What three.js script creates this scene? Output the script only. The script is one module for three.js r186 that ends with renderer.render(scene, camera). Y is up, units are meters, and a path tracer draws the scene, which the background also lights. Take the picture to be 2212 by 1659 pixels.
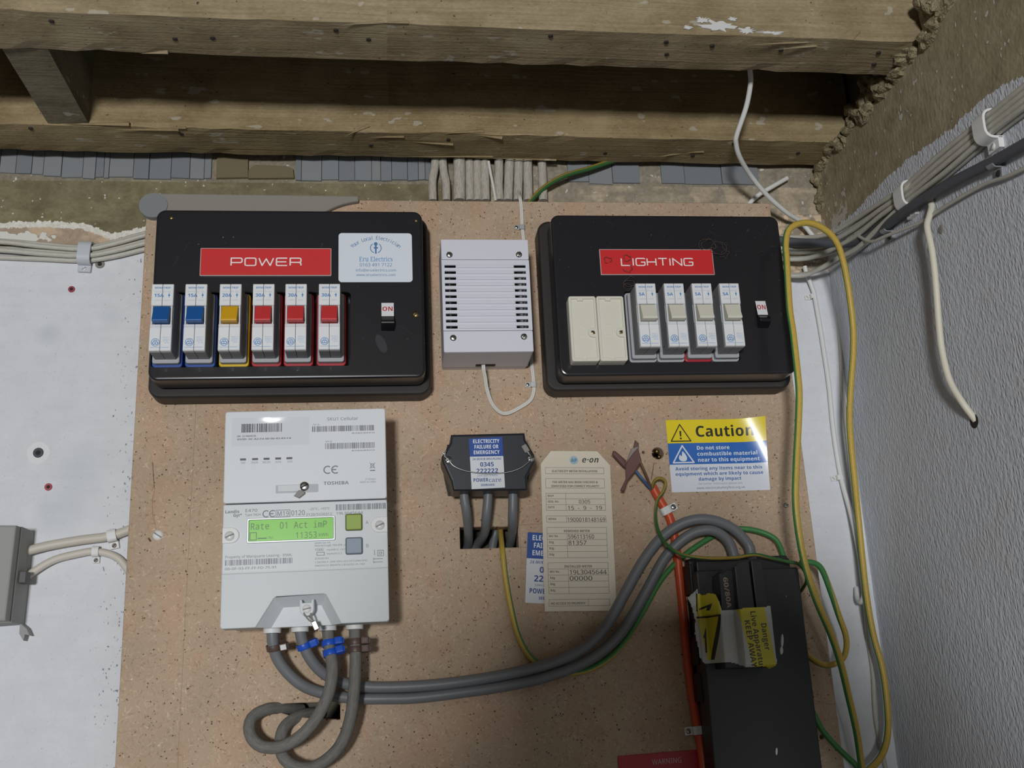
import * as THREE from 'three';
import { RoundedBoxGeometry } from 'three/addons/geometries/RoundedBoxGeometry.js';
import { mergeGeometries, mergeVertices, toCreasedNormals } from 'three/addons/utils/BufferGeometryUtils.js';
import { RectAreaLightUniformsLib } from 'three/addons/lights/RectAreaLightUniformsLib.js';
import { Brush, Evaluator, SUBTRACTION } from 'three-bvh-csg';
import { MarchingCubes } from 'three/addons/objects/MarchingCubes.js';

// ---------- camera, light, exposure ----------
// Lengths in the builders below are millimetres: x to the right along the board, y up from the lens height, z out of the wall.
const LENS_HEIGHT = 1710;                                   // lens height above the floor, mm
const scene = new THREE.Scene();
scene.background = new THREE.Color(0x000000);
const camera = new THREE.PerspectiveCamera(40.55, 2212 / 1659, 0.01, 20);
camera.position.set(0, LENS_HEIGHT / 1000, 0.94);
camera.quaternion.setFromRotationMatrix(new THREE.Matrix4().makeBasis(
  new THREE.Vector3(0.99325, -0.04452, 0.10708), new THREE.Vector3(0.01255, 0.95920, 0.28245), new THREE.Vector3(-0.11529, -0.27920, 0.95329)));
scene.add(camera);
RectAreaLightUniformsLib.init();
const LAMP = { x: -450, y: -50, z: 2900, size: 250, aim: [60, 220, 0], colour: new THREE.Color(0.97, 0.985, 1.0), power: 157 };
const lampLight = new THREE.RectAreaLight(LAMP.colour, LAMP.power, LAMP.size / 1000, LAMP.size / 1000);
lampLight.position.set(LAMP.x / 1000, (LAMP.y + LENS_HEIGHT) / 1000, LAMP.z / 1000);
lampLight.lookAt(LAMP.aim[0] / 1000, (LAMP.aim[1] + LENS_HEIGHT) / 1000, LAMP.aim[2] / 1000);
scene.add(lampLight);
const renderer = new THREE.WebGLRenderer({ antialias: true });
renderer.toneMapping = THREE.LinearToneMapping;
renderer.toneMappingExposure = 1.53;
renderer.shadowMap.enabled = true;

// ---------- helpers ----------
let seed = 7;
const rnd = () => { seed = (seed * 1664525 + 1013904223) >>> 0; return seed / 4294967296; };
const rr = (a, b) => a + (b - a) * rnd();
const V = (x, y, z) => new THREE.Vector3(x, y, z);
const names = {};
function numbered(n) { const k = names[n] = (names[n] ?? -1) + 1; return k ? `${n}_${String(k).padStart(3, '0')}` : n; }
function thing(name, label, category, base, group) {
  const o = new THREE.Group(); o.name = numbered(name); scene.add(o);
  o.position.set(base[0] / 1000, (base[1] + LENS_HEIGHT) / 1000, base[2] / 1000);
  o.userData = { label, category }; if (group) o.userData.group = group;
  o.base = base;
  return o;
}
function structure(name, label) {
  const o = new THREE.Group(); o.name = name; scene.add(o); o.position.set(0, LENS_HEIGHT / 1000, 0);
  o.userData = { kind: 'structure', label }; o.base = [0, 0, 0]; return o;
}
const rootOf = (o) => { while (o.parent && o.parent !== scene) o = o.parent; return o; };
// geometry in mm, in the room's frame (or, for a thing with local = true, about its own base)
function part(parent, name, geo, mat, label) {
  const r = rootOf(parent), b = r.local ? [0, 0, 0] : r.base;
  const g = geo.clone(); g.translate(-b[0], -b[1], -b[2]); g.scale(0.001, 0.001, 0.001);
  const m = new THREE.Mesh(g, mat); m.name = name; m.castShadow = m.receiveShadow = true;
  if (label) m.userData.label = label;
  parent.add(m); return m;
}
function single(name, label, category, base, geo, mat, group) {
  const g = geo.clone(); g.translate(-base[0], -base[1], -base[2]); g.scale(0.001, 0.001, 0.001);
  const m = new THREE.Mesh(g, mat); m.name = numbered(name); m.castShadow = m.receiveShadow = true;
  m.position.set(base[0] / 1000, (base[1] + LENS_HEIGHT) / 1000, base[2] / 1000);
  m.userData = { label, category }; if (group) m.userData.group = group;
  scene.add(m); return m;
}
const box = (x0, y0, z0, x1, y1, z1, r = 0) => {
  const w = x1 - x0, h = y1 - y0, d = z1 - z0;
  const g = r ? new RoundedBoxGeometry(w, h, d, 2, Math.min(r, w / 2.01, h / 2.01, d / 2.01)) : new THREE.BoxGeometry(w, h, d);
  g.translate((x0 + x1) / 2, (y0 + y1) / 2, (z0 + z1) / 2); return g;
};
function rrect(x0, y0, x1, y1, r, path = new THREE.Shape()) {
  path.moveTo(x0 + r, y0); path.lineTo(x1 - r, y0); path.absarc(x1 - r, y0 + r, r, -Math.PI / 2, 0);
  path.lineTo(x1, y1 - r); path.absarc(x1 - r, y1 - r, r, 0, Math.PI / 2);
  path.lineTo(x0 + r, y1); path.absarc(x0 + r, y1 - r, r, Math.PI / 2, Math.PI);
  path.lineTo(x0, y0 + r); path.absarc(x0 + r, y0 + r, r, Math.PI, Math.PI * 1.5); return path;
}
const poly = (p, S = THREE.Shape) => { const s = new S(); p.forEach(([x, y], i) => i ? s.lineTo(x, y) : s.moveTo(x, y)); s.closePath(); return s; };
function plate(shape, z0, z1, b = 0, seg = 2) {
  const g = new THREE.ExtrudeGeometry(shape, { depth: Math.max(0.01, z1 - z0 - 2 * b), bevelEnabled: b > 0, bevelThickness: b, bevelSize: b, bevelOffset: -b, bevelSegments: seg, curveSegments: 8 });
  g.translate(0, 0, z0 + b); return g;
}
function uvXY(g, x0, y0, w, h) {
  const p = g.attributes.position, u = new Float32Array(p.count * 2);
  for (let i = 0; i < p.count; i++) { u[2 * i] = (p.getX(i) - x0) / w; u[2 * i + 1] = (p.getY(i) - y0) / h; }
  g.setAttribute('uv', new THREE.BufferAttribute(u, 2)); return g;
}
function uvZY(g, z0, y0, w, h) {
  const p = g.attributes.position, u = new Float32Array(p.count * 2);
  for (let i = 0; i < p.count; i++) { u[2 * i] = (p.getZ(i) - z0) / w; u[2 * i + 1] = (p.getY(i) - y0) / h; }
  g.setAttribute('uv', new THREE.BufferAttribute(u, 2)); return g;
}
function uvBox(geo, s, sv = s) {                              // box projection, texture size s x sv mm
  const g = geo.index ? geo.toNonIndexed() : geo; g.computeVertexNormals();
  const p = g.attributes.position, n = g.attributes.normal, u = new Float32Array(p.count * 2);
  for (let i = 0; i < p.count; i++) {
    const a = Math.abs(n.getX(i)), b = Math.abs(n.getY(i)), c = Math.abs(n.getZ(i));
    const [q, r] = a > b && a > c ? [p.getZ(i), p.getY(i)] : b > c ? [p.getX(i), p.getZ(i) + 77] : [p.getX(i), p.getY(i)];
    u[2 * i] = q / s; u[2 * i + 1] = r / sv;
  }
  g.setAttribute('uv', new THREE.BufferAttribute(u, 2)); return g;
}
function flat(x0, y0, x1, y1, z) { const g = new THREE.PlaneGeometry(x1 - x0, y1 - y0); g.translate((x0 + x1) / 2, (y0 + y1) / 2, z); return g; }
const curve = (p, t = 0.5) => new THREE.CatmullRomCurve3(p.map((q) => V(...q)), false, 'catmullrom', t);
function tube(p, r, o = {}) {                                 // cable through the points, with closed ends
  const c = p.isCurve || p.getPoint ? p : curve(p), L = c.getLength();
  const n = o.n ?? Math.max(8, Math.min(220, Math.round(L / Math.max(2.2, r * 0.9)))), k = o.k ?? 12;
  const g = new THREE.TubeGeometry(c, n, r, k, false), u = g.attributes.uv;
  for (let i = 0; i < u.count; i++) { const s = u.getX(i), a = u.getY(i); u.setXY(i, s * L / 40, a + (o.turn ?? 0) + (o.twist ?? 0) * s); }
  const caps = [0, 1].map((e) => {
    const d = new THREE.CircleGeometry(r, k), t = c.getTangentAt(e).multiplyScalar(e ? 1 : -1);
    d.applyQuaternion(new THREE.Quaternion().setFromUnitVectors(V(0, 0, 1), t)); d.translate(...c.getPointAt(e).toArray()); return d;
  });
  return mergeGeometries([g, ...caps]);
}
function place(g, o, across, normal) {                         // local x -> across, y -> along, z -> normal
  const a = V(...across).normalize(), n = V(...normal).normalize(), d = n.clone().cross(a);
  g.applyMatrix4(new THREE.Matrix4().makeBasis(a, d, n).setPosition(...o)); return g;
}
const lathe = (pts, n = 20) => { const g = new THREE.LatheGeometry(pts.map(([x, y]) => new THREE.Vector2(x, y)), n); g.rotateX(Math.PI / 2); return g; };  // axis becomes +z
function screw(parent, x, y, z, r, ang = 0.6, mat = M.steel, normal = [0, 0, 1], across = [1, 0, 0]) {
  const h = r * 0.42;
  const head = place(lathe([[0, h], [r * 0.5, h * 0.9], [r * 0.85, h * 0.55], [r, 0.05], [r, 0], [0, 0]]), [x, y, z], across, normal);
  const m = part(parent, 'screw', head, mat);
  const s = new THREE.BoxGeometry(r * 1.75, r * 0.26, r * 0.3); s.rotateZ(ang); s.translate(0, 0, h * 0.86);
  part(m, 'slot', place(s, [x, y, z], across, normal), mat === M.white || mat === M.clear ? M.slotPale : M.slot); return m;
}
// ---------- textures ----------
const hash = (i, j, s) => { let h = (i * 374761393 + j * 668265263 + s * 1442695041) | 0; h = Math.imul(h ^ (h >>> 13), 1274126177); return ((h ^ (h >>> 16)) >>> 0) / 4294967296; };
function vn(x, y, s = 0) {
  const i = Math.floor(x), j = Math.floor(y), f = x - i, g = y - j, u = f * f * (3 - 2 * f), v = g * g * (3 - 2 * g);
  const a = hash(i, j, s), b = hash(i + 1, j, s), c = hash(i, j + 1, s), d = hash(i + 1, j + 1, s);
  return a + (b - a) * u + (c - a) * v + (a - b - c + d) * u * v;
}
function fbm(x, y, s = 0, o = 4) { let t = 0, a = 0.5, n = 0; for (let k = 0; k < o; k++) { t += a * vn(x, y, s + k * 17); n += a; a *= 0.5; x *= 2.03; y *= 2.03; } return t / n; }
const clamp = (x) => x < 0 ? 0 : x > 255 ? 255 : x;
const sst = (a, b, x) => { const t = Math.max(0, Math.min(1, (x - a) / (b - a))); return t * t * (3 - 2 * t); };
const mix3 = (a, b, t) => [a[0] + (b[0] - a[0]) * t, a[1] + (b[1] - a[1]) * t, a[2] + (b[2] - a[2]) * t];
const lerpAt = (tab, x) => { if (x <= tab[0][0]) return tab[0][1]; for (let i = 1; i < tab.length; i++) if (x <= tab[i][0]) { const [a, b] = tab[i - 1], [c, d] = tab[i]; return b + (d - b) * (x - a) / (c - a); } return tab[tab.length - 1][1]; };
function dataTex(w, h, data, colour) {
  const t = new THREE.DataTexture(data, w, h, THREE.RGBAFormat); t.magFilter = THREE.LinearFilter; t.minFilter = THREE.LinearMipmapLinearFilter; t.generateMipmaps = true;
  t.wrapS = t.wrapT = THREE.RepeatWrapping; if (colour) t.colorSpace = THREE.SRGBColorSpace; t.needsUpdate = true; return t;
}
// fn(x, y) -> [r, g, b, height 0..255] with x, y in mm; returns [colour map, bump map]
function surface(w, h, x0, y0, x1, y1, fn) {
  const c = new Uint8Array(w * h * 4), b = new Uint8Array(w * h * 4);
  for (let j = 0; j < h; j++) for (let i = 0; i < w; i++) {
    const q = fn(x0 + (i + 0.5) / w * (x1 - x0), y0 + (j + 0.5) / h * (y1 - y0)), k = 4 * (j * w + i);
    for (let m = 0; m < 3; m++) { c[k + m] = clamp(q[m]); b[k + m] = clamp(q[3]); } c[k + 3] = b[k + 3] = 255;
  }
  return [dataTex(w, h, c, true), dataTex(w, h, b, false)];
}
function print(wmm, hmm, ppm, draw) {                          // flat print; draw in mm from the top left corner
  const cv = document.createElement('canvas'); cv.width = Math.round(wmm * ppm); cv.height = Math.round(hmm * ppm);
  const c = cv.getContext('2d'); c.scale(ppm, ppm); draw(c, wmm, hmm);
  const t = new THREE.CanvasTexture(cv); t.colorSpace = THREE.SRGBColorSpace; t.anisotropy = 8; return t;
}
function txt(c, s, x, y, size, o = {}) {                        // o: font, weight, align, sx (stretch), fit (width), colour
  c.save(); if (o.colour) c.fillStyle = o.colour; c.font = `${o.style ?? ''} ${o.weight ?? 'normal'} ${size}px ${o.font ?? 'sans-serif'}`;
  c.textAlign = o.align ?? 'left'; c.textBaseline = 'alphabetic'; c.translate(x, y); if (o.rot) c.rotate(o.rot);
  let sx = o.sx ?? 1; if (o.fit) sx = o.fit / Math.max(0.01, c.measureText(s).width); c.scale(sx, 1); c.fillText(s, 0, 0); c.restore();
}
function barcode(c, x, y, w, h, s0, col = '#4a4d54') { c.fillStyle = col; let s = s0; for (let q = 0; q < w;) { s = (s * 16807) % 2147483647; const a = 0.25 + (s % 4) * 0.2, g = 0.25 + ((s >> 5) % 3) * 0.22; c.fillRect(x + q, y, Math.min(a, w - q), h); q += a + g; } }
// ---------- materials ----------
const std = (o) => new THREE.MeshStandardMaterial(o);
const phys = (o) => new THREE.MeshPhysicalMaterial(o);
const col = (hex, rough = 0.5, extra = {}) => std({ color: hex, roughness: rough, ...extra });
const grainTex = (() => { const n = 256, d = new Uint8Array(n * n * 4); for (let i = 0; i < n * n; i++) { const v = 128 + (hash(i % n, (i / n) | 0, 5) - 0.5) * 120; d[4 * i] = d[4 * i + 1] = d[4 * i + 2] = v; d[4 * i + 3] = 255; } return dataTex(n, n, d, false); })();
const M = {
  steel: std({ color: 0xb8b8b4, roughness: 0.32, metalness: 1 }), slot: col(0x2a2826, 0.8), slotPale: col(0x8b8b88, 0.7), brass: std({ color: 0x8d7a55, roughness: 0.4, metalness: 1 }),
  black: col(0x1b1a1d, 0.28), blackEdge: col(0x1d1b1c, 0.32), blackBase: col(0x2b2523, 0.5, { bumpMap: grainTex, bumpScale: 0.0001 }), darkIn: col(0x121113, 0.8),
  breaker: col(0xd6d8da, 0.45), breakerSide: col(0xa9aaad, 0.55), breakerBody: col(0x8e8f92, 0.55), cream: col(0xdcd9c9, 0.45), trans: col(0xd8d9e2, 0.5), transSide: col(0xcfcdd0, 0.55),
  blue: col(0x1d5a9e, 0.4), yellow: col(0xd9a520, 0.4), red: col(0xcc3a3c, 0.4), redDark: col(0xb02733, 0.4), blueBase: col(0x2a4fa0, 0.4), yellowBase: col(0xd8b51c, 0.4),
  meter: col(0xd5d8da, 0.5), meterLow: col(0xd0d5d7, 0.5), grey: col(0x75777a, 0.42), greyDust: col(0x74716b, 0.7), wire: col(0xdcdad2, 0.5), white: col(0xe4e4e2, 0.5),
  clipBlue: col(0x2457c4, 0.35), clipBrown: col(0x5b463f, 0.45), clear: col(0xd8dad8, 0.3), orange: col(0xd2532b, 0.4), wireBlue: col(0x44648f, 0.5), wireBrown: col(0x6b4c36, 0.5),
  iso: col(0x232426, 0.42), isoDark: col(0x151516, 0.5), jbox: col(0x9b9c98, 0.6), tape: col(0x6d4a46, 0.6), tapeGrey: col(0x938985, 0.6), cableOld: null, conduit: col(0x585b62, 0.55), lead: col(0x8d8a85, 0.55),
};
const speckled = (rgb, amp, s, k) => surface(256, 256, 0, 0, 1, 1, (x, y) => { const f = fbm(x * 9, y * 30, s), g = hash(Math.floor(x * 256), Math.floor(y * 256), s), d = g > 0.985 ? -45 : 0; return [...rgb.map((v) => v + (f - 0.5) * amp + (g - 0.5) * k + d), 128 + (f - 0.5) * 200]; });
{ const [c, b] = speckled([184, 178, 166], 70, 31, 16); M.cableOld = std({ map: c, bumpMap: b, bumpScale: 0.0004, roughness: 0.85 }); }
{ const [c, b] = speckled([118, 116, 111], 34, 47, 8); M.greyDust = std({ map: c, bumpMap: b, bumpScale: 0.0001, roughness: 0.7 }); }
{ const [c] = speckled([196, 193, 182], 34, 53, 6); M.flex = std({ map: c, roughness: 0.55 }); }
const gyTex = (() => { const w = 64, d = new Uint8Array(64 * w * 4); for (let j = 0; j < w; j++) for (let i = 0; i < 64; i++) { const v = j / w, y = v > 0.5, k = 4 * (j * 64 + i), f = 0.92 + 0.16 * hash(i, j, 3); const q = y ? [198, 168, 76] : [72, 138, 76]; for (let m = 0; m < 3; m++) d[k + m] = clamp(q[m] * f); d[k + 3] = 255; } return dataTex(64, w, d, true); })();
M.earth = std({ map: gyTex, roughness: 0.45 });
const K = {
  tailA: [[-99.6,57.2,50],[-99.5,52.8,50],[-98.8,42.5,48],[-96.1,31.5,44],[-88.8,20.3,40],[-77.1,9.5,36],[-62.3,2.7,31],[-35.9,-3.3,28],[-9.2,-4.9,28],[17.7,-5.4,28],[56.5,-2.7,29],[95.9,1.2,29],[127.9,6.6,29],[160.5,16.7,29],[185.9,31.9,29],[203.7,50.8,29],[222.2,77.9,30],[240.8,105.4,32],[262.5,122.7,36],[281.3,126.0,38],[296.0,117.6,36],[301.5,103.3,34],[302.3,91.0,34]],
  tailB: [[-77.2,58.2,50],[-77.2,53.4,50],[-74.7,41.6,47],[-68.5,28.5,43],[-58.2,17.1,38],[-43.3,9.2,33],[-20.6,4.9,31],[17.8,3.9,31],[56.6,5.9,32],[96.0,10.6,32],[132.1,17.8,32],[160.8,28.9,32],[182.3,47.5,32],[200.8,74.5,32],[219.6,102.0,32],[237.8,121.8,33],[259.3,134.0,36],[280.2,135.6,38],[301.4,127.8,36],[315.4,113.2,34],[317.3,102.8,34],[318.2,88.4,34]],
  tailC: [[-55.0,57.4,50],[-54.6,52.9,50],[-52.8,36.7,54],[-50.3,21.9,58],[-52.3,4.0,60],[-60.2,-13.4,60],[-72.9,-28.6,58],[-89.4,-37.3,54],[-106.3,-36.8,48],[-116.4,-27.0,42],[-115.9,-14.8,34],[-104.2,-8.7,24],[-90.7,-9.2,8],[-80.6,-10.6,-8]],
  tailD: [[-32.7,59.1,50],[-32.7,54.6,50],[-31.9,35.9,52],[-31.9,21.2,54],[-33.4,-0.4,54],[-36.9,-21.7,52],[-44.3,-39.1,50],[-57.2,-50.8,48],[-71.8,-55.4,46],[-86.8,-49.6,42],[-93.1,-37.3,36],[-90.5,-23.4,27],[-78.8,-15.2,12],[-64.9,-14.4,-8]],
  conA: [[62.0,165.7,45],[61.8,159.6,45],[63.8,146.1,40],[66.3,132.8,20],[67.1,124.3,-2],[64.9,120.4,-10]],
  conB: [[82.7,165.2,45],[82.5,159.0,45],[80.6,141.6,40],[80.5,132.1,22],[75.9,125.3,-2],[71.3,120.2,-10]],
  conC: [[104.7,164.6,45],[104.4,158.5,45],[103.8,141.0,40],[105.1,131.7,20],[105.0,123.1,-2],[103.1,119.2,-10]],
  conD: [[94.1,144.6,-8],[92.7,135.9,-6],[90.9,127.8,-8],[89.1,119.6,-10]],
  earthHole: [[97.7,148.8,-8],[97.4,139.7,-4],[96.3,127.2,10],[96.0,113.5,20],[97.4,91.1,21],[101.5,63.0,21],[105.9,43.2,21],[113.2,27.4,21],[121.6,18.5,21],[137.3,10.2,21],[161.5,9.9,21],[182.5,18.7,21],[200.0,33.6,21],[218.6,58.7,21],[237.7,86.4,21],[260.6,106.9,22],[287.6,122.6,23],[300.8,127.1,24],[313.3,128.2,26],[329.6,124.9,28],[343.2,117.1,30],[348.9,104.6,28],[350.0,96.5,26]],
  orange: [[235.1,169.6,24],[241.2,156.8,23],[246.9,146.2,22.5],[250.4,135.6,22],[252.9,114.7,21.5],[253.6,89.9,21.5],[254.0,57.4,21.5],[254.5,17.6,21.5],[256.6,-25.1,21.5],[258.9,-51.7,21.5],[260.9,-85.4,21.5]],
  blue: [[216.4,184.3,34],[218.8,181.7,34],[224.4,174.5,33],[230.3,169.0,28],[235.6,165.3,24]],
  brown: [[221.8,193.1,36],[223.2,188.8,36],[227.5,178.5,34],[232.4,168.9,28],[236.0,164.5,24]],
  thinGY: [[235.4,165.1,25],[234.6,169.7,28],[236.6,174.0,32],[241.3,174.8,34],[244.7,170.5,36],[241.4,162.1,36],[235.7,154.7,36],[232.9,142.2,36],[232.0,128.9,42],[234.0,114.9,54],[241.3,104.9,62],[252.6,100.3,64],[272.2,97.9,66],[292.7,98.0,66],[309.4,99.9,66],[325.6,96.2,66],[339.7,92.5,66],[348.5,90.9,64],[355.5,84.6,58],[359.4,77.3,50],[361.7,72.6,35],[362.5,69.5,24]],
  bigGY: [[399.7,-95.8,30],[390.4,-79.1,44],[382.8,-48.9,60],[373.2,-18.7,75],[364.5,7.3,88],[355.3,29.5,98],[343.6,55.3,106],[335.8,83.3,110],[332.7,111.6,112],[332.5,138.3,114],[337.2,169.6,114],[342.9,201.6,114],[347.3,230.2,114],[348.7,251.3,113],[350.5,286.2,110],[351.1,312.9,108],[354.9,358.1,106],[356.1,372.1,105],[360.4,386.3,104],[370.0,394.2,102],[385.3,397.5,98],[399.8,393.4,94],[411.3,383.6,90],[418.4,367.6,84],[423.8,343.1,76],[427.0,309.3,68],[427.5,284.8,60],[425.6,256.3,50],[424.5,227.7,40],[425.9,202.9,32],[428.2,169.3,24],[430.6,135.8,16],[430.1,101.7,14],[429.1,63.9,14],[430.4,30.8,14],[434.4,2.3,14],[434.6,-25.6,14],[430.7,-52.7,16],[420.5,-71.3,20],[403.3,-83.2,26],[385.8,-91.3,30]],
  loopGY: [[351.5,92.1,60],[362.8,92.1,60],[371.3,86.0,58],[378.7,66.2,54],[384.8,46.5,50],[390.3,30.8,46],[391.2,19.1,42],[387.4,9.6,38],[376.7,5.5,34],[368.1,8.7,30],[362.1,15.0,26],[359.4,21.1,24]],
  lowGY: [[358.4,-25.9,22],[362.4,-33.8,22],[367.8,-47.5,23],[375.8,-59.3,25],[385.4,-70.9,28],[391.8,-78.6,30],[397.3,-91.8,32]],
  whiteA: [[422.5,400.2,-10],[424.0,393.0,-11],[430.1,373.8,-14],[431.5,359.0,-15],[433.2,324.4,-16],[433.9,275.6,-16],[432.3,228.0,-16],[433.5,181.6,-16],[434.1,143.7,-6],[432.9,111.8,2],[431.7,81.4,6],[430.4,66.6,6],[428.2,60.3,2],[430.1,64.9,-8],[433.3,74.7,-14]],
  whiteB: [[454.2,401.1,-12],[454.1,369.1,-15],[452.1,319.3,-16],[447.6,261.1,-16.5],[446.0,213.9,-17],[443.5,149.7,-17],[441.4,96.5,-17],[440.7,59.7,-17],[439.2,27.9,-17],[439.4,-1.3,-17],[436.2,-38.0,-17],[437.0,-62.2,-17],[440.4,-97.9,-17]],
  ceil: [[329.8,540.4,140],[330.4,533.3,136],[332.5,523.9,128],[332.2,509.5,112],[327.8,491.8,92],[328.9,486.5,84],[336.4,479.6,70],[354.8,472.6,46],[378.4,460.2,26],[402.5,450.2,10],[421.3,445.7,-2],[436.6,430.3,-8]],
  stub: [[367.5,464.8,-12],[373.7,472.3,-10],[382.8,479.9,-8],[396.3,488.0,-8],[416.9,501.0,-12]],
  greyc: [[402.2,429.9,4],[405.5,421.4,8],[416.6,413.6,12],[434.8,404.3,24],[444.3,396.5,44]],
  topGY: [[233.4,517.5,-8],[223.0,513.1,-6],[202.7,504.9,-4],[177.8,495.7,-2],[158.7,485.6,-5],[144.1,472.5,-8],[136.7,462.6,-9]],
  bellup: [[129.9,479.6,-4],[127.5,467.4,12],[127.6,459.4,20],[128.5,451.0,20],[128.5,428.9,19.5],[129.1,414.2,19.5],[129.5,375.6,19.5],[129.9,328.5,19.5],[130.9,287.2,19.5],[131.4,280.4,19.5],[131.7,269.1,19.5],[131.4,262.4,19.5],[127.4,253.4,20],[116.2,246.0,20],[105.2,241.2,20.5],[97.9,242.7,22],[91.0,250.0,26],[86.6,261.6,32],[84.8,270.9,38],[83.4,276.2,42],[83.0,280.9,44]],
  t1: [[47.5,518.7,-10],[45.8,504.8,-10],[43.7,492.0,-10],[43.7,470.6,-10]],
  t2: [[54.5,516.8,-10],[55.5,502.0,-10],[57.4,490.2,-10],[57.3,470.7,-10]],
  t3: [[71.5,516.5,-9],[71.0,499.7,-9],[70.1,470.3,-9]],
  t4: [[81.8,516.2,-10],[81.5,500.3,-10],[80.8,470.9,-10]],
  t5: [[89.7,516.3,-10],[89.4,500.4,-10],[88.7,471.0,-10]],
  t6: [[97.3,515.4,-10],[97.2,500.5,-10],[96.8,471.0,-10]],
  t7: [[112.0,516.6,-10],[111.4,500.7,-10],[110.5,490.8,-10],[110.6,471.2,-10]],
  t8: [[123.1,516.8,-10],[121.7,500.8,-10],[119.5,471.2,-10]],
  t9: [[132.4,516.9,-10],[131.5,500.9,-10],[129.4,471.3,-10]],
  t10: [[141.7,517.0,-10],[141.1,501.0,-10],[140.3,471.4,-10]],
  t11: [[156.3,517.2,-10],[156.3,501.2,-10],[155.5,471.5,-10]],
  t12: [[100.8,512.2,-4],[102.6,497.4,-4],[104.7,482.7,-4],[106.3,468.2,-4]],
};
const G = {
  wrapFront: [[221.8,203.2],[224.1,190.7],[218.0,181.8],[209.9,173.0],[205.9,163.3],[202.3,164.2],[208.4,174.7],[209.0,187.3],[215.4,200.8]],
  wrapArm: [[201.8,201.2],[210.7,192.7],[210.5,185.3],[207.8,187.4],[198.7,198.4],[199.8,201.7]],
  wrapTip: [[220.1,210.6],[223.4,207.2],[222.5,203.4],[217.8,202.7]],
  wrapFold: [[208.1,187.0],[214.8,201.4],[220.7,203.5],[221.2,202.1],[215.2,196.0],[210.6,190.3]],
  torn: [[247.2,65.4],[256.8,72.7],[257.2,69.2],[261.4,66.8],[262.8,68.3],[266.6,65.8],[268.4,59.6],[269.3,53.0],[284.6,53.2],[305.0,54.0],[308.4,54.7],[308.1,39.0],[315.4,38.3],[309.1,26.7],[309.8,12.4],[307.5,6.5],[302.8,4.4],[300.3,6.4],[282.7,6.0],[279.0,9.2],[272.8,10.9],[257.0,11.6],[253.5,16.2],[252.8,24.5],[251.1,35.8],[252.2,47.2],[249.9,60.3]],
  slot: [[-106.3,-6.6],[-90.2,-5.1],[-49.9,-5.5],[-46.0,-8.7],[-45.9,-20.0],[-65.3,-18.3],[-83.9,-15.9],[-105.5,-8.9]],
  conn: [[50.7,211.3],[114.9,211.7],[115.6,205.1],[122.5,191.9],[122.7,185.9],[115.1,172.6],[115.3,161.9],[114.6,161.1],[51.7,162.1],[50.9,163.4],[49.5,170.9],[42.7,187.6],[42.2,191.9],[50.0,204.7]],
};
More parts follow.
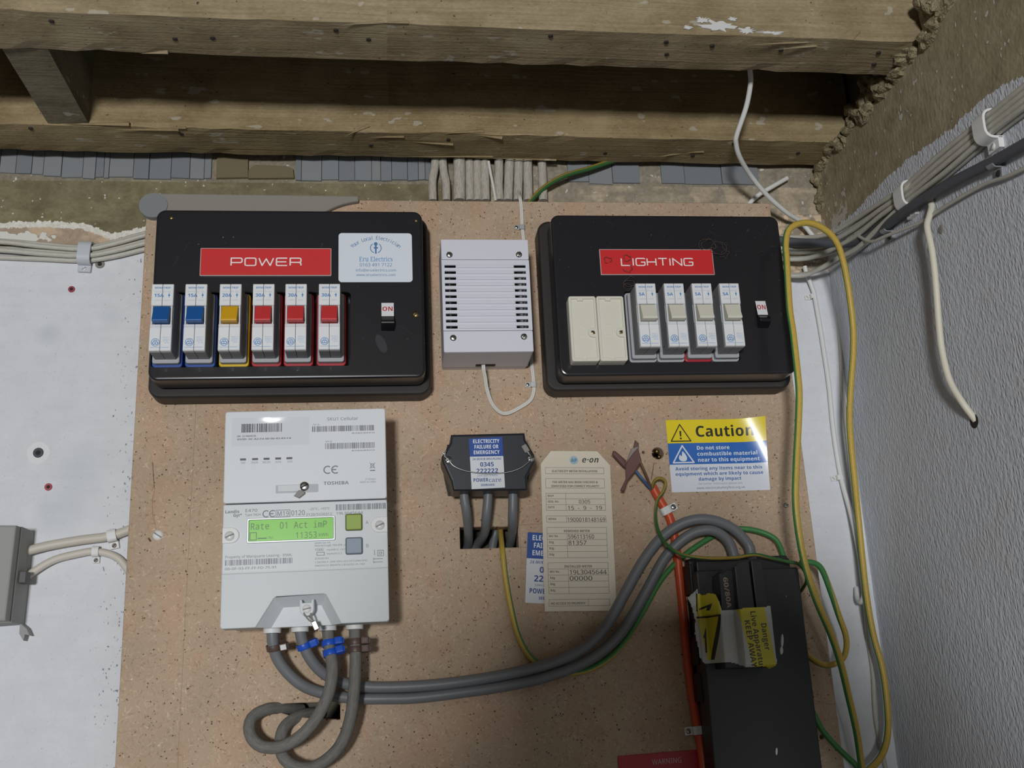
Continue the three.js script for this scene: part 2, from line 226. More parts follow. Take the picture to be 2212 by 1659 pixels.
// ---------- the room ----------
const WALL_Z = -20, WALL_X = 452, JOIST_Y = 514, CEIL_Y = 690, FLOOR_Y = -LENS_HEIGHT, REAR_Z = 3500, LEFT_X = -1700;
const WHITE = [222, 224, 228], OLIVE = [121, 112, 84];
const edgeLeft = [[-420, 449], [-371, 449.5], [-328, 451], [-294, 449], [-267, 438.4], [-242, 444.4], [-215, 450]];
const [backC, backB] = surface(2048, 1536, -450, -130, 480, 567, (x, y) => {
  const n = fbm(x / 14, y / 14, 1), f = fbm(x / 2.2, y / 2.2, 9, 3), st = fbm(x / 60, y / 5, 4, 3);
  if (x > -216 && x < 376 && y < 446) return [92 + (n - 0.5) * 30, 86 + (n - 0.5) * 30, 72 + (n - 0.5) * 30, 128];
  const onLeft = x < 100, b = (onLeft ? lerpAt(edgeLeft, x) : 398 + 10 * (fbm(x / 20, 3, 8) - 0.5)) + (f - 0.5) * 4;
  let c, h;
  if (y > b) {
    c = OLIVE.map((v) => v + (n - 0.5) * 34 + (f - 0.5) * 18); h = 120 + (f - 0.5) * 90 + (n - 0.5) * 40;
    if (!onLeft) { const t = sst(0.42, 0.6, fbm(x / 18, y / 18, 21)); c = mix3([150, 140, 122], [176, 160, 138], t).map((v) => v + (f - 0.5) * 30); if (x > 392 && y < 462) c = mix3(c, [214, 190, 160], sst(0.45, 0.6, fbm(x / 10, y / 10, 33))); h = 130 + (n - 0.5) * 160; }
    if (y > 494) { c = mix3(c, [140, 132, 116], 0.8).map((v) => v + (f - 0.5) * 30); }
    if (fbm(x / 3.5, y / 3.5, 77, 2) > 0.86) { c = [214, 210, 200]; h = 190; }
    const e = sst(0.52, 0.6, fbm(x / 30, y / 12, 61)); c = mix3(c, c.map((v) => v * 1.08), e);
  } else {
    c = WHITE.map((v) => v + (n - 0.5) * 9 + (st - 0.5) * 5 + (f - 0.5) * 5); h = 128 + (f - 0.5) * 40 + (st - 0.5) * 40;
    if (onLeft && y > b - 5 - 3 * n) { c = [226, 222, 212].map((v) => v + (f - 0.5) * 40); h = 170 + (f - 0.5) * 120; }
    else if (onLeft && y > 424 && x < -238) {
      const t = sst(0.35, 0.65, fbm(x / 16, y / 9, 14)); c = mix3([205, 180, 152], [172, 152, 132], t).map((v) => v + (f - 0.5) * 22); h = 96;
      if (Math.hypot((x + 352) / 34, (y - 434) / 5.5) + (fbm(x / 5, y / 5, 19, 2) - 0.5) * 1.6 < 0.85) { c = [222, 220, 212]; h = 170; }
    }
    const spots = [[-318, 335, 13, 14], [-262, 352, 16, 7], [-296, 168, 26, 9], [-280, 205, 30, 7]];
    if (onLeft) for (const [sx, sy, r, k] of spots) { const d = Math.hypot(x - sx, y - sy) / r; if (d < 1) { const m = (1 - d) * k * (0.6 + 0.8 * f); c = [c[0] - m * 1.2, c[1] - m * 0.9, c[2] - m]; } }
    const d2 = Math.hypot(x + 318, y - 222); if (d2 < 9 + 2 * n && d2 > 4) c = [232, 233, 234];
    if (onLeft && x > -255 && fbm(x / 1.6, y / 3, 91, 2) > 0.83) c = [140, 140, 146];
    if (fbm(x / 1.3, y / 1.3, 93, 2) > 0.9) c = c.map((v) => v - 45);
  }
  return [...c, h];
});
const edgeRight = [[-30, 440], [-7, 438], [27, 432], [59, 430], [90, 431], [138, 430], [180, 426], [225, 418], [267, 416], [300, 414], [333, 402], [420, 392], [700, 380]];
const [sideC, sideB] = surface(2048, 1800, -30, -130, 620, 530, (z, y) => {
  const n = fbm(z / 14, y / 14, 2), f = fbm(z / 2.6, y / 4.2, 12, 3), s = fbm(z / 1.5 + y / 30, y / 3.6, 15, 3), b = lerpAt(edgeRight, z) + (f - 0.5) * 5 + (n - 0.5) * 5;
  let c, h;
  if (y > b) {
    c = [156, 144, 117].map((v) => v + (n - 0.5) * 40 + (f - 0.5) * 22); h = 110 + (f - 0.5) * 110;
    if (fbm(z / 4.5, y / 6, 78, 2) > 0.82) { c = [198, 195, 188]; h = 190; }
    if (z < 40 && y < 462 && fbm(z / 9, y / 9, 79) > 0.56) { c = [196, 190, 178]; h = 180; }
  } else {
    c = [208, 212, 219].map((v) => v + (n - 0.5) * 8 + (s - 0.5) * 6); h = 128 + (s - 0.5) * 210 + (f - 0.5) * 40;
    if (fbm(z / 1.5, y / 2.5, 94, 2) > 0.915) c = c.map((v) => v - 40);
    if (fbm(z / 30, y / 30, 95) > 0.7) c = mix3(c, [204, 196, 190], 0.22);
  }
  return [...c, h];
});
M.back = std({ map: backC, bumpMap: backB, bumpScale: 0.0016, roughness: 0.85 });
M.side = std({ map: sideC, bumpMap: sideB, bumpScale: 0.001, roughness: 0.8 });
M.plain = col(0x6f6c66, 0.9); M.floor = col(0x3b3832, 0.95); M.white1 = col(0xc8cbd0, 0.85);
{
  const w = structure('wall_back', 'olive render over white paint behind the meter board');
  part(w, 'plaster', uvXY(box(-450, -130, WALL_Z - 60, 480, 567, WALL_Z), -450, -130, 930, 697), M.back);
  part(w, 'lower_wall', box(LEFT_X, FLOOR_Y, WALL_Z - 60, 480, -130, WALL_Z), M.white1);
  part(w, 'side_wall', box(LEFT_X, -130, WALL_Z - 60, -450, CEIL_Y, WALL_Z), M.white1);
  part(w, 'upper_wall', box(-450, 567, WALL_Z - 60, 560, CEIL_Y, WALL_Z), col(0x5e5648, 0.95));
  // grey painted blocks of the course under the joist
  const xs = [[-420, -376, -361, -346, -335, -318, -298, -286, -278, -273, -250, -235, -214, -196, -182, -175], [-93, -87, -67, -50, -34, -17, -8, 3, 19, 30, 37, 43], [184, 206, 231, 260], [283, 308, 348, 388]];
  const tones = [0x8f9499, 0x959a9e, 0x8c9196, 0x999c9e].map((c) => col(c, 0.6, { bumpMap: grainTex, bumpScale: 0.0003 }));
  for (const run of xs) for (let i = 0; i + 1 < run.length; i++) {
    const k = rr(-0.6, 0.6), low = 497 + (run[0] < -90 ? sst(-300, -420, run[i]) * 7 : 0) + rr(-1.2, 1.2);
    part(w, 'painted_block', plate(poly([[run[i] + 0.25 + k * 0.2, low], [run[i + 1] - 0.25, low + rr(-0.8, 0.8)], [run[i + 1] - 0.25 + k * 0.3, 548], [run[i] + 0.25, 548]]), WALL_Z - 2, WALL_Z + 2.4 + rr(-0.5, 0.6), 0.25, 1), tones[(rnd() * 4) | 0]);
  }
  const bits = [[-170, 497, -139, 545], [-139, 497, -94, 512]];
  for (const [x0, y0, x1, y1] of bits) part(w, 'render_patch', plate(poly([[x0, y0], [x1, y0 + 1], [x1 - 1, y1 - 4], [x1 - 8, y1 - 1], [x0 + 6, y1], [x0, y1 - 6]]), WALL_Z - 1, WALL_Z + 4, 0.8), col(0x8b7f62, 0.95, { bumpMap: grainTex, bumpScale: 0.0004 }));
  for (const [x, y, r, c] of [[-300.3, 380.3, 3.2, 0xa24456], [-306.8, 190.3, 3.4, 0xb45660], [-318, 222, 4.6, 0x4c4f58], [-276, 406, 4.4, 0x87857c], [-160, 150, 1, 0x777777]].slice(0, 4)) {
    const a = lathe([[r * 0.42, 0.2], [r * 0.5, 1.1], [r * 0.85, 1.0], [r, 0.5], [r * 1.05, -1]], 14), q = lathe([[0, 0.5], [r * 0.45, 0.6], [r * 0.5, 0.9]], 12);
    a.translate(x, y, WALL_Z); q.translate(x, y, WALL_Z);
    const m = part(w, 'wall_plug', a, col(c, 0.7)); part(m, 'plug_hole', q, M.slot);
  }
}
{
  const w = structure('wall_right', 'white textured paint under olive render');
  part(w, 'plaster', uvZY(box(WALL_X, -130, -30, WALL_X + 60, 509, 620), -30, -130, 650, 660), M.side);
  part(w, 'lower_wall', box(WALL_X, FLOOR_Y, -30, WALL_X + 60, -130, REAR_Z), M.white1);
  part(w, 'far_wall', box(WALL_X, -130, 620, WALL_X + 60, CEIL_Y, REAR_Z), M.plain);
  part(w, 'upper_wall', box(WALL_X + 22, 509, -30, WALL_X + 60, CEIL_Y, 620), col(0x6e6450, 0.95));
  // broken mortar along the top of the render
  const [mc, mb] = surface(256, 256, 0, 0, 60, 60, (x, y) => { const f = fbm(x / 5, y / 5, 5), g = fbm(x, y, 6, 2); return [142 + (f - 0.5) * 70 + (g - 0.5) * 40, 130 + (f - 0.5) * 66 + (g - 0.5) * 40, 102 + (f - 0.5) * 56 + (g - 0.5) * 36, 128 + (g - 0.5) * 200 + (f - 0.5) * 100]; });
  const mm = std({ map: mc, bumpMap: mb, bumpScale: 0.0014, roughness: 0.95 });
  const lump = (x, y, z, r, s) => { const g = mergeVertices((() => { const q = new THREE.IcosahedronGeometry(1, 3); q.deleteAttribute('normal'); q.deleteAttribute('uv'); return q; })()); const p = g.attributes.position;
    for (let i = 0; i < p.count; i++) { const v = V(p.getX(i), p.getY(i), p.getZ(i)), k = 0.45 + 1.15 * fbm(v.x * 2.1 + s * 7 + v.z, v.y * 2.1 + v.z * 1.7 + s, 8, 3); p.setXYZ(i, x + v.x * r[0] * k, y + v.y * r[1] * k, z + v.z * r[2] * k); }
    return uvBox(g, 60); };
  for (let i = 0; i < 26; i++) { const z = -14 + i * 10.5; part(w, 'mortar_lump', lump(WALL_X + rr(2, 9), 510 + rr(-2, 6), z + rr(-5, 5), [rr(7, 15), rr(6, 13), rr(6, 15)], i), mm); }
  for (let i = 0; i < 10; i++) part(w, 'mortar_lump', lump(WALL_X + 16 + rr(-4, 4), rr(520, 545), rr(60, 150), [rr(10, 16), rr(10, 18), rr(10, 16)], i + 40), mm);
  for (let i = 0; i < 8; i++) part(w, 'mortar_lump', lump(WALL_X + 8 + rr(-5, 4), rr(516, 552), rr(214, 262), [rr(9, 15), rr(10, 17), rr(10, 15)], i + 60), mm);
  for (let i = 0; i < 7; i++) part(w, 'mortar_lump', lump(WALL_X + 6 + rr(-4, 2), 470 + i * 7 + rr(-2, 2), -16 + rr(-2, 3), [rr(7, 12), rr(6, 10), rr(5, 8)], i + 80), mm);
  const p = lathe([[0, 0.6], [2.6, 0.8], [4, 0]], 12); part(w, 'wall_plug', place(p, [WALL_X, 346, 196], [0, 0, 1], [-1, 0, 0]), col(0x8f8c88, 0.8));
  const hcap = lathe([[0, 0.3], [4.5, 0.5], [6, 0]], 14); part(w, 'cable_hole', place(hcap, [WALL_X, 183, 196], [0, 0, 1], [-1, 0, 0]), M.slot);
}
{
  let w = structure('floor', 'bare concrete floor'); part(w, 'slab', box(LEFT_X - 60, FLOOR_Y - 80, WALL_Z - 60, WALL_X + 60, FLOOR_Y, REAR_Z + 60), M.floor);
  w = structure('ceiling', 'dark floorboards above the joists');
  for (let i = 0; i < 20; i++) part(w, 'floorboard', box(LEFT_X - 60, CEIL_Y, WALL_Z - 60 + i * 182, 520, CEIL_Y + 22, WALL_Z - 60 + i * 182 + 180), col([0x574c3a, 0x514632, 0x5d523e][i % 3], 0.9));
  w = structure('wall_left', 'plain pale wall'); part(w, 'plaster', box(LEFT_X - 60, FLOOR_Y, WALL_Z - 60, LEFT_X, CEIL_Y, REAR_Z + 60), M.plain);
  w = structure('wall_rear', 'plain pale wall'); part(w, 'plaster', box(LEFT_X - 60, FLOOR_Y, REAR_Z, WALL_X + 60, CEIL_Y, REAR_Z + 60), M.plain);
}
// ---------- joists ----------
function woodMat(s, tone, stain) {
  const [c, b] = surface(1536, 512, 0, 0, 900, 300, (x, y) => {
    const wv = y + 10 * fbm(x / 120, y / 60, s), g = fbm(x / 110, wv / 1.1, s + 3, 3), n = fbm(x / 30, y / 18, s + 7), f = fbm(x / 2.2, y / 1.1, s + 9, 2);
    let q = tone.map((v) => v + (g - 0.5) * 26 + (n - 0.5) * 42 + (f - 0.5) * 22), h = 128 + (g - 0.5) * 120 + (f - 0.5) * 80;
    const t = sst(0.55, 0.7, fbm(x / 60, y / 40, s + 13)); q = mix3(q, stain, t * 0.45);
    if (fbm(x / 3.4, y / 2, s + 23, 2) > 0.9) { q = q.map((v) => v * 0.45); h = 30; }
    if (fbm(x / 18, y / 9, s + 29, 3) > 0.78) q = mix3(q, [196, 194, 188], 0.5);
    return [...q, h];
  });
  return std({ map: c, bumpMap: b, bumpScale: 0.0007, roughness: 0.9 });
}
M.woodA = woodMat(100, [146, 128, 94], [168, 150, 112]); M.woodB = woodMat(200, [150, 134, 104], [172, 158, 128]); M.woodN = woodMat(300, [112, 104, 84], [136, 132, 112]);
function roughBeam(x0, y0, z0, x1, y1, z1, s) {                  // a sawn timber with slightly uneven arrises
  const g = new THREE.BoxGeometry(x1 - x0, y1 - y0, z1 - z0, 120, 6, 4); g.translate((x0 + x1) / 2, (y0 + y1) / 2, (z0 + z1) / 2);
  const q = mergeVertices((() => { g.deleteAttribute('uv'); g.deleteAttribute('normal'); return g; })()), p = q.attributes.position;
  for (let i = 0; i < p.count; i++) {
    const x = p.getX(i), y = p.getY(i), z = p.getZ(i), low = y < y0 + 1 ? 1 : 0, e = low && (z < z0 + 1 || z > z1 - 1) ? 1 : 0;
    p.setY(i, y + low * (fbm(x / 70, z / 30, s) - 0.5) * 1.6 + e * Math.max(0, fbm(x / 9, z, s + 5, 2) - 0.45) * 4.5); p.setZ(i, z + (fbm(x / 60, y / 40, s + 9) - 0.5) * 1.6);
  }
  return uvBox(q, 900, 300);
}
const splinter = (x, y, z, l, a, t = 1.4) => { const g = new THREE.ConeGeometry(t, l, 5); g.rotateZ(Math.PI / 2 + a); g.translate(x, y, z); return uvBox(g, 900, 300); };
function joist(label, z0, z1, mat, s, slivers, nails) {
  const t = thing('joist', label, 'joist', [0, JOIST_Y, (z0 + z1) / 2], 'ceiling joists over the board');
  part(t, 'beam', roughBeam(-1640, JOIST_Y, z0, WALL_X + 16, JOIST_Y + 165, z1, s), mat);
  for (const [x, y, z, l, a, w] of slivers) part(t, 'splinter', splinter(x, JOIST_Y + y, z, l, a, w), mat);
  for (const [x, z] of nails) { const g = lathe([[0, 0.4], [1.4, 0.4], [2.1, 0.1], [2.1, -1]], 10); part(t, 'nail_head', place(g, [x, JOIST_Y - 0.6, z], [1, 0, 0], [0, -1, 0]), M.nail ??= col(0x2e2924, 0.8)); }
  t.rotation.y = 0.013; return t;
}
const NAILS_A = [[-328, 40], [-194, 36], [-17, 22], [58, 36], [218, 16], [345, 40], [419, 24], [310, 14]], NAILS_B = [[-260, 205], [-170, 187], [-140, 190], [-41, 206], [-15, 195], [134, 208], [233, 205], [274, 202], [238, 188], [336, 199], [424, 200], [428, 183]];
joist('rough timber joist closest to the wall, bottom edge torn and splintered', -2, 46, M.woodA, 11, [[-30, 1, 47, 26, 0.5, 2], [-2, -1, 40, 34, 0.05, 1.6], [40, -1, 30, 46, -0.04, 1.5], [72, 2, 47, 40, 0.1, 2.4], [95, 0, 44, 30, -0.1, 2], [-225, -1, 44, 60, 0.03, 2], [-205, 0, 46, 34, 0.05, 1.5], [60, -1, 4, 90, 0.02, 1.3], [130, -1, 2, 80, -0.01, 1.2], [285, -1, 16, 26, 0.2, 1.6], [310, -0.5, 22, 18, 0.1, 1.5]], NAILS_A);
joist('pale dusty timber joist running across the top, splashed with white paint', 166, 216, M.woodB, 22, [[-20, 0, 216, 34, 0.12, 1.8], [2, 1, 217, 30, 0.05, 1.5], [330, -1, 210, 60, 0.1, 1.6], [345, -2, 206, 40, 0.14, 1.3], [396, 4, 217, 12, 0.9, 1.4], [-190, -1, 168, 22, 0.1, 2]], NAILS_B);
{ // white paint splashes on the front of the joist
  const j = scene.children.filter((o) => o.name === 'joist_001')[0];
  const s = [[275, 523, 26, 9], [300, 519, 14, 6], [262, 528, 10, 5], [288, 530, 8, 4], [322, 518, 22, 3], [248, 520, 8, 3]];
  for (const [x, y, w, h] of s) { const n = 26, p = []; for (let i = 0; i < n; i++) { const a = i / n * 6.283, k = 0.45 + 1.0 * hash(i, x | 0, 3); p.push([x + Math.cos(a) * w / 2 * k, y + Math.sin(a) * h / 2 * k]); } part(j, 'paint_splash', plate(poly(p), 216.3, 217.4, 0), col(0xd4d4d2, 0.7)); }
}
{
  const t = thing('timber_strut', 'short weathered timber strut wedged between the two joists', 'strut', [-293, JOIST_Y, 110]);
  part(t, 'block', roughBeam(-311, JOIST_Y + 2, 48, -275, JOIST_Y + 120, 172, 44), M.woodN);
  part(t, 'splinter', splinter(-268, JOIST_Y + 1, 52, 60, 0.02, 2.4), M.woodA);
}
// ---------- the chipboard backing board ----------
const BOARD = { x0: -226, x1: 384.5, y0: -420, y1: 457 };
const [chipC, chipB] = (() => {
  const w = 2048, h = 1920, X0 = -227, Y0 = -115, S = w / 613, c = new Float32Array(w * h * 3), b = new Float32Array(w * h);
  for (let j = 0; j < h; j++) for (let i = 0; i < w; i++) { const x = i / S, y = j / S, n = fbm(x / 38, y / 38, 41, 3), k = j * w + i, p = sst(0.5, 0.68, fbm(x / 22, y / 30, 43, 3)) * 0.6; c[3 * k] = 185 + (n - 0.5) * 20 + p * 5; c[3 * k + 1] = 162 + (n - 0.5) * 18 - p * 5; c[3 * k + 2] = 137 + (n - 0.5) * 18 - p * 6; b[k] = 128; }
  const stroke = (x, y, l, a, wd, q, hh) => { const n = Math.ceil(l * S * 1.5); for (let t = 0; t <= n; t++) { const px = (x + Math.cos(a) * l * (t / n - 0.5)) * S, py = (y + Math.sin(a) * l * (t / n - 0.5)) * S; for (let u = -wd; u <= wd; u++) { const i = Math.round(px - Math.sin(a) * u), j = Math.round(py + Math.cos(a) * u); if (i < 0 || j < 0 || i >= w || j >= h) continue; const k = j * w + i; for (let m = 0; m < 3; m++) c[3 * k + m] += q[m]; b[k] += hh; } } };
  for (let i = 0; i < 90000; i++) { const g = rr(-1, 1), s = g > 0 ? 12 : 13; stroke(rr(0, 613), rr(0, 575), rr(0.8, 4.2), rr(0, Math.PI), rnd() < 0.25 ? 1 : 0, [g * s, g * s * 1.02, g * s * 1.0], g * 12); }
  for (let i = 0; i < 3600; i++) { const d = -rr(25, 75); stroke(rr(0, 613), rr(0, 575), rr(0.2, 1.3), rr(0, Math.PI), 1, [d, d, d], -30); }
  for (let i = 0; i < 4200; i++) { const d = rr(6, 18); stroke(rr(0, 613), rr(0, 575), rr(0.8, 3.2), rr(0, Math.PI), rnd() < 0.4 ? 1 : 0, [d, d, d], 14); }
  const pen = (p, q, wd) => { for (let i = 0; i + 1 < p.length; i++) { const [x0, y0] = p[i], [x1, y1] = p[i + 1]; stroke((x0 + x1) / 2 - X0, (y0 + y1) / 2 - Y0, Math.hypot(x1 - x0, y1 - y0), Math.atan2(y1 - y0, x1 - x0), wd, [q, q, q], -20); } };
  pen([[-174, 255], [-177, -115]], -24, 0); pen([[-209, 203], [-206, 178], [-207.5, 168], [-206.5, 157], [-203, 143]], -40, 0); pen([[-209, 202], [-206.5, 180]], -22, 1); pen([[-209, 136], [-207, 133]], -60, 2);
  pen([[110.8, 138], [141, 139]], -22, 0); pen([[110.8, 118], [136, 118.5]], -20, 0); pen([[112, 136], [112.5, 104]], -22, 0); pen([[362, 250], [378, 300]], -30, 0); pen([[240, 192], [236, 176]], -40, 1); pen([[232, 188], [247, 170]], -28, 0);
  pen([[-200, -60], [-176, -74]], -18, 0); pen([[355, 96], [384, 97]], -20, 0); pen([[352, -25], [384, -28]], -22, 0); pen([[-99, 48], [-40, 48]], -12, 0);
  const C = new Uint8Array(w * h * 4), B = new Uint8Array(w * h * 4); for (let k = 0; k < w * h; k++) { for (let m = 0; m < 3; m++) { C[4 * k + m] = clamp(c[3 * k + m]); B[4 * k + m] = clamp(b[k]); } C[4 * k + 3] = B[4 * k + 3] = 255; }
  return [dataTex(w, h, C, true), dataTex(w, h, B, false)];
})();
M.chip = std({ map: chipC, bumpMap: chipB, bumpScale: 0.0004, roughness: 0.8 });
{
  const t = thing('backing_board', 'large speckled chipboard panel carrying all the electrical boxes', 'board', [79, -420, 0]);
  const s = poly([[BOARD.x0 + 1, BOARD.y0], [BOARD.x1 + 4, BOARD.y0], [382, BOARD.y1], [BOARD.x0 - 0.5, BOARD.y1]]);
  s.holes.push(poly([[58.7, 118.8], [110.9, 118.6], [110.5, 137], [58.8, 138]], THREE.Path), poly(G.slot, THREE.Path));
  for (const [x, y, r] of [[244.5, 201.4, 5.6], [231, 202.6, 1.3], [368.9, -54.3, 2]]) { const h = new THREE.Path(); h.absarc(x, y, r, 0, Math.PI * 2); s.holes.push(h); }
  part(t, 'panel', uvXY(plate(s, 0, 18, 0.6, 1), -227, -115, 613, 575), M.chip);
  for (const [x0, x1] of [[-205, -160], [180, 225], [325, 360]]) part(t, 'batten', box(x0, -400, WALL_Z + 4.2, x1, x0 === 180 ? 60 : 400, 0), M.woodN);
  const bits = [[241, 204, -4, 2.4], [246, 205, -5, 2.6], [243, 198, -3, 2], [248, 200, -6, 2.2]];
  for (const [x, y, z, r] of bits) { const g = new THREE.IcosahedronGeometry(r, 1); g.translate(x, y, z + 14); part(t, 'copper_scrap', g, M.brass); }
}
// ---------- consumer units ----------
function lidDirt(w, h, s0, extra) {
  return print(w, h, 6, (c) => { c.fillStyle = '#242327'; c.fillRect(0, 0, w, h); let s = s0; const q = () => (s = (s * 16807) % 2147483647) / 2147483647;
    for (let i = 0; i < 60; i++) { c.fillStyle = `rgba(190,190,195,${0.12 + q() * 0.5})`; const r = 0.15 + q() * q() * 0.5; c.beginPath(); c.arc(q() * w, q() * h, r, 0, 7); c.fill(); }
    for (let i = 0; i < 26; i++) { c.strokeStyle = `rgba(150,150,158,${0.05 + q() * 0.13})`; c.lineWidth = 0.15 + q() * 0.5; const x = q() * w, y = q() * h; c.beginPath(); c.moveTo(x, y); c.quadraticCurveTo(x + (q() - 0.5) * 16, y + (q() - 0.5) * 10, x + (q() - 0.5) * 26, y + (q() - 0.5) * 20); c.stroke(); }
    extra?.(c); });
}
function unit(name, label, B, L, aper, lidTex, base) {
  const t = thing(name, label, 'fuse box', base);
  part(t, 'base', plate(rrect(B[0], B[1], B[2], B[3], 11), 18, 42, 3, 3), M.blackBase);
  part(t, 'gasket', plate(rrect(L[0] + 2, L[1] + 2, L[2] - 2, L[3] - 2, 6), 42, 47), M.darkIn);
  const s = rrect(L[0], L[1], L[2], L[3], 8), ev = new Evaluator(); ev.useGroups = false;
  const g = ev.evaluate(new Brush(plate(s, 46, 72, 2.2, 3)), new Brush(plate(rrect(aper[0], aper[1], aper[2], aper[3], 3), 57, 90)), SUBTRACTION).geometry;
  const m = phys({ map: lidTex, roughness: 0.24 });
  const lid = part(t, 'lid', uvXY(g, L[0], L[1], L[2] - L[0], L[3] - L[1]), m);
  return [t, lid];
}
const LP = [-204.5, 261.5, 29.7, 419.5], LL = [148, 261, 366, 417];
const [powerBox, powerLid] = unit('fuse_box', 'black fuse box with a red power nameplate and coloured breakers', [-211, 254.5, 35.5, 428], LP, [-202.4, 272.7, -34.6, 340.6], lidDirt(234, 158, 11, (c) => {
  c.fillStyle = 'rgba(120,120,128,0.35)'; '654321'.split('').forEach((d, i) => txt(c, d, 15 + i * 27.5, 151, 4.5, { align: 'center', weight: 'bold' }));
  c.fillStyle = 'rgba(130,130,135,0.25)'; c.beginPath(); c.ellipse(196, 127, 4, 9, -0.4, 0, 7); c.fill(); }), [-88, 254.5, 18]);
const [lightBox, lightLid] = unit('fuse_box', 'black fuse box with a red lighting nameplate and pale breakers', [140, 256, 372, 425], LL, [211.4, 272.7, 314, 340.6], lidDirt(218, 156, 29, (c) => { txt(c, 'DANGER 240 VOLTS', 8, 84, 3.6, { colour: 'rgba(120,120,126,0.25)', fit: 42 }); }), [256, 256, 18]);
for (const [x, y, r] of [[-191.7, 411.7, 2], [24.2, 410.4, 1.8], [22.2, 319.5, 3.2]]) screw(powerBox, x, y, 71.9, r, 0.9, M.brass);
for (const [x, y, r] of [[358, 318, 2.4], [335, 402, 1.8]]) screw(lightBox, x, y, 71.9, r, 0.4, M.slot);
// broad square-cornered capitals, as engraved on the nameplates
const GLYPH = { P: 'M0 1 L0 0 L.8 0 Q1 0 1 .2 L1 .4 Q1 .6 .8 .6 L0 .6', O: 'M.2 0 L.8 0 Q1 0 1 .2 L1 .8 Q1 1 .8 1 L.2 1 Q0 1 0 .8 L0 .2 Q0 0 .2 0', W: 'M0 0 L.22 1 L.5 .1 L.78 1 L1 0', E: 'M1 0 L.15 0 Q0 0 0 .15 L0 .85 Q0 1 .15 1 L1 1 M0 .5 L.92 .5', R: 'M0 1 L0 0 L.8 0 Q1 0 1 .2 L1 .38 Q1 .57 .8 .57 L0 .57 M.7 .57 Q1 .57 1 .8 L1 1', L: 'M0 0 L0 1 L1 1', I: 'M0 0 L0 1', G: 'M1 .12 Q1 0 .85 0 L.2 0 Q0 0 0 .2 L0 .8 Q0 1 .2 1 L.8 1 Q1 1 1 .8 L1 .52 L.55 .52', H: 'M0 0 L0 1 M1 0 L1 1 M0 .5 L1 .5', T: 'M0 0 L1 0 M.5 0 L.5 1', N: 'M0 1 L0 0 L1 1 L1 0' };
function wide(c, word, x, y, w, h) {
  const wt = (k) => (k === 'I' ? 0.12 : k === 'W' ? 1.35 : 1), gap = 0.28, total = [...word].reduce((s, k) => s + wt(k), 0) + gap * (word.length - 1), u = w / total;
  c.strokeStyle = '#f4eeee'; c.lineWidth = 1.15; c.lineJoin = 'round'; c.lineCap = 'butt';
  for (const k of word) {
    const q = (k === 'I' ? 0 : wt(k) * u), X = x + (k === 'I' ? 0.06 * u : 0), t = GLYPH[k].match(/[MLQ]|[\d.]+/g); let i = 0; c.beginPath();
    while (i < t.length) { const m = t[i++], v = []; const n = m === 'Q' ? 4 : 2; for (let j = 0; j < n; j++) v.push(j % 2 ? y + t[i + j] * h : X + t[i + j] * q); i += n; m === 'M' ? c.moveTo(...v) : m === 'L' ? c.lineTo(...v) : c.quadraticCurveTo(...v); }
    c.stroke(); x += (wt(k) + gap) * u;
  }
}
function nameplate(t, x0, y0, x1, y1, word, wfit) {
  const p = part(t, 'nameplate', plate(rrect(x0, y0, x1, y1, 0.6), 72, 73.6, 0.2), col(0xb9a9a6, 0.4), 'red engraved plate');
  const w = x1 - x0, h = y1 - y0;
  part(p, 'engraved_face', flat(x0 + 0.7, y0 + 0.7, x1 - 0.7, y1 - 0.7, 73.7), std({ roughness: 0.35, map: print(w, h, 12, (c) => { c.fillStyle = '#d22f31'; c.fillRect(0, 0, w, h); wide(c, word, (w - wfit) / 2, h / 2 - 3.7, wfit, 7.4); }) }));
}
nameplate(powerBox, -165, 355.6, -51.5, 382, 'POWER', 61); nameplate(lightBox, 191, 356.3, 298, 381.8, 'LIGHTING', 68);
{
  const x0 = -45.3, y0 = 350, x1 = 20, y1 = 397.3, w = x1 - x0, h = y1 - y0;
  const s = part(powerBox, 'sticker', uvXY(plate(rrect(x0, y0, x1, y1, 3), 72.05, 72.4), x0, y0, w, h), std({ roughness: 0.4, map: print(w, h, 16, (c) => {
    c.fillStyle = '#dfe5ee'; c.fillRect(0, 0, w, h); const B = '#4f7fb0', arc = 'Your Local Electrician', R = 30, cx = 33, cy = 36;
    for (let i = 0; i < arc.length; i++) { const a = -Math.PI / 2 + (i - (arc.length - 1) / 2) * 0.07; txt(c, arc[i], cx + R * Math.cos(a), cy + R * Math.sin(a), 5, { align: 'center', rot: a + Math.PI / 2, colour: B }); }
    c.strokeStyle = B; c.lineWidth = 0.7; c.beginPath(); c.arc(33, 14.5, 4.8, -0.9, 1.2); c.stroke(); c.beginPath(); c.arc(33, 14.5, 4.8, 1.9, 4.1); c.stroke();
    c.fillStyle = B; c.beginPath(); c.arc(33, 10.5, 1.7, 0, 7); c.fill(); c.fillRect(32.3, 11, 1.4, 9); c.fillRect(31.2, 13.5, 3.6, 1.6);
    txt(c, 'Eru Electrics', 33, 27, 6, { align: 'center', font: 'serif', style: 'italic', fit: 30, colour: '#3f86c8' });
    txt(c, '0163 491 7122', 33, 32.4, 4.4, { align: 'center', fit: 29, colour: B }); txt(c, 'info@eruelectrics.com', 33, 37.4, 3.5, { align: 'center', fit: 36, colour: B }); txt(c, 'www.eruelectrics.com', 33, 41.8, 3.5, { align: 'center', fit: 35, colour: B }); }) }), 'pale blue electrician sticker');
}
const onTex = print(11, 14, 20, (c) => { c.fillStyle = '#e6e6e8'; c.fillRect(0, 0, 11, 14); txt(c, 'ON', 5.5, 8.2, 6.2, { align: 'center', fit: 10, weight: 'bold', colour: '#c0353a' }); });
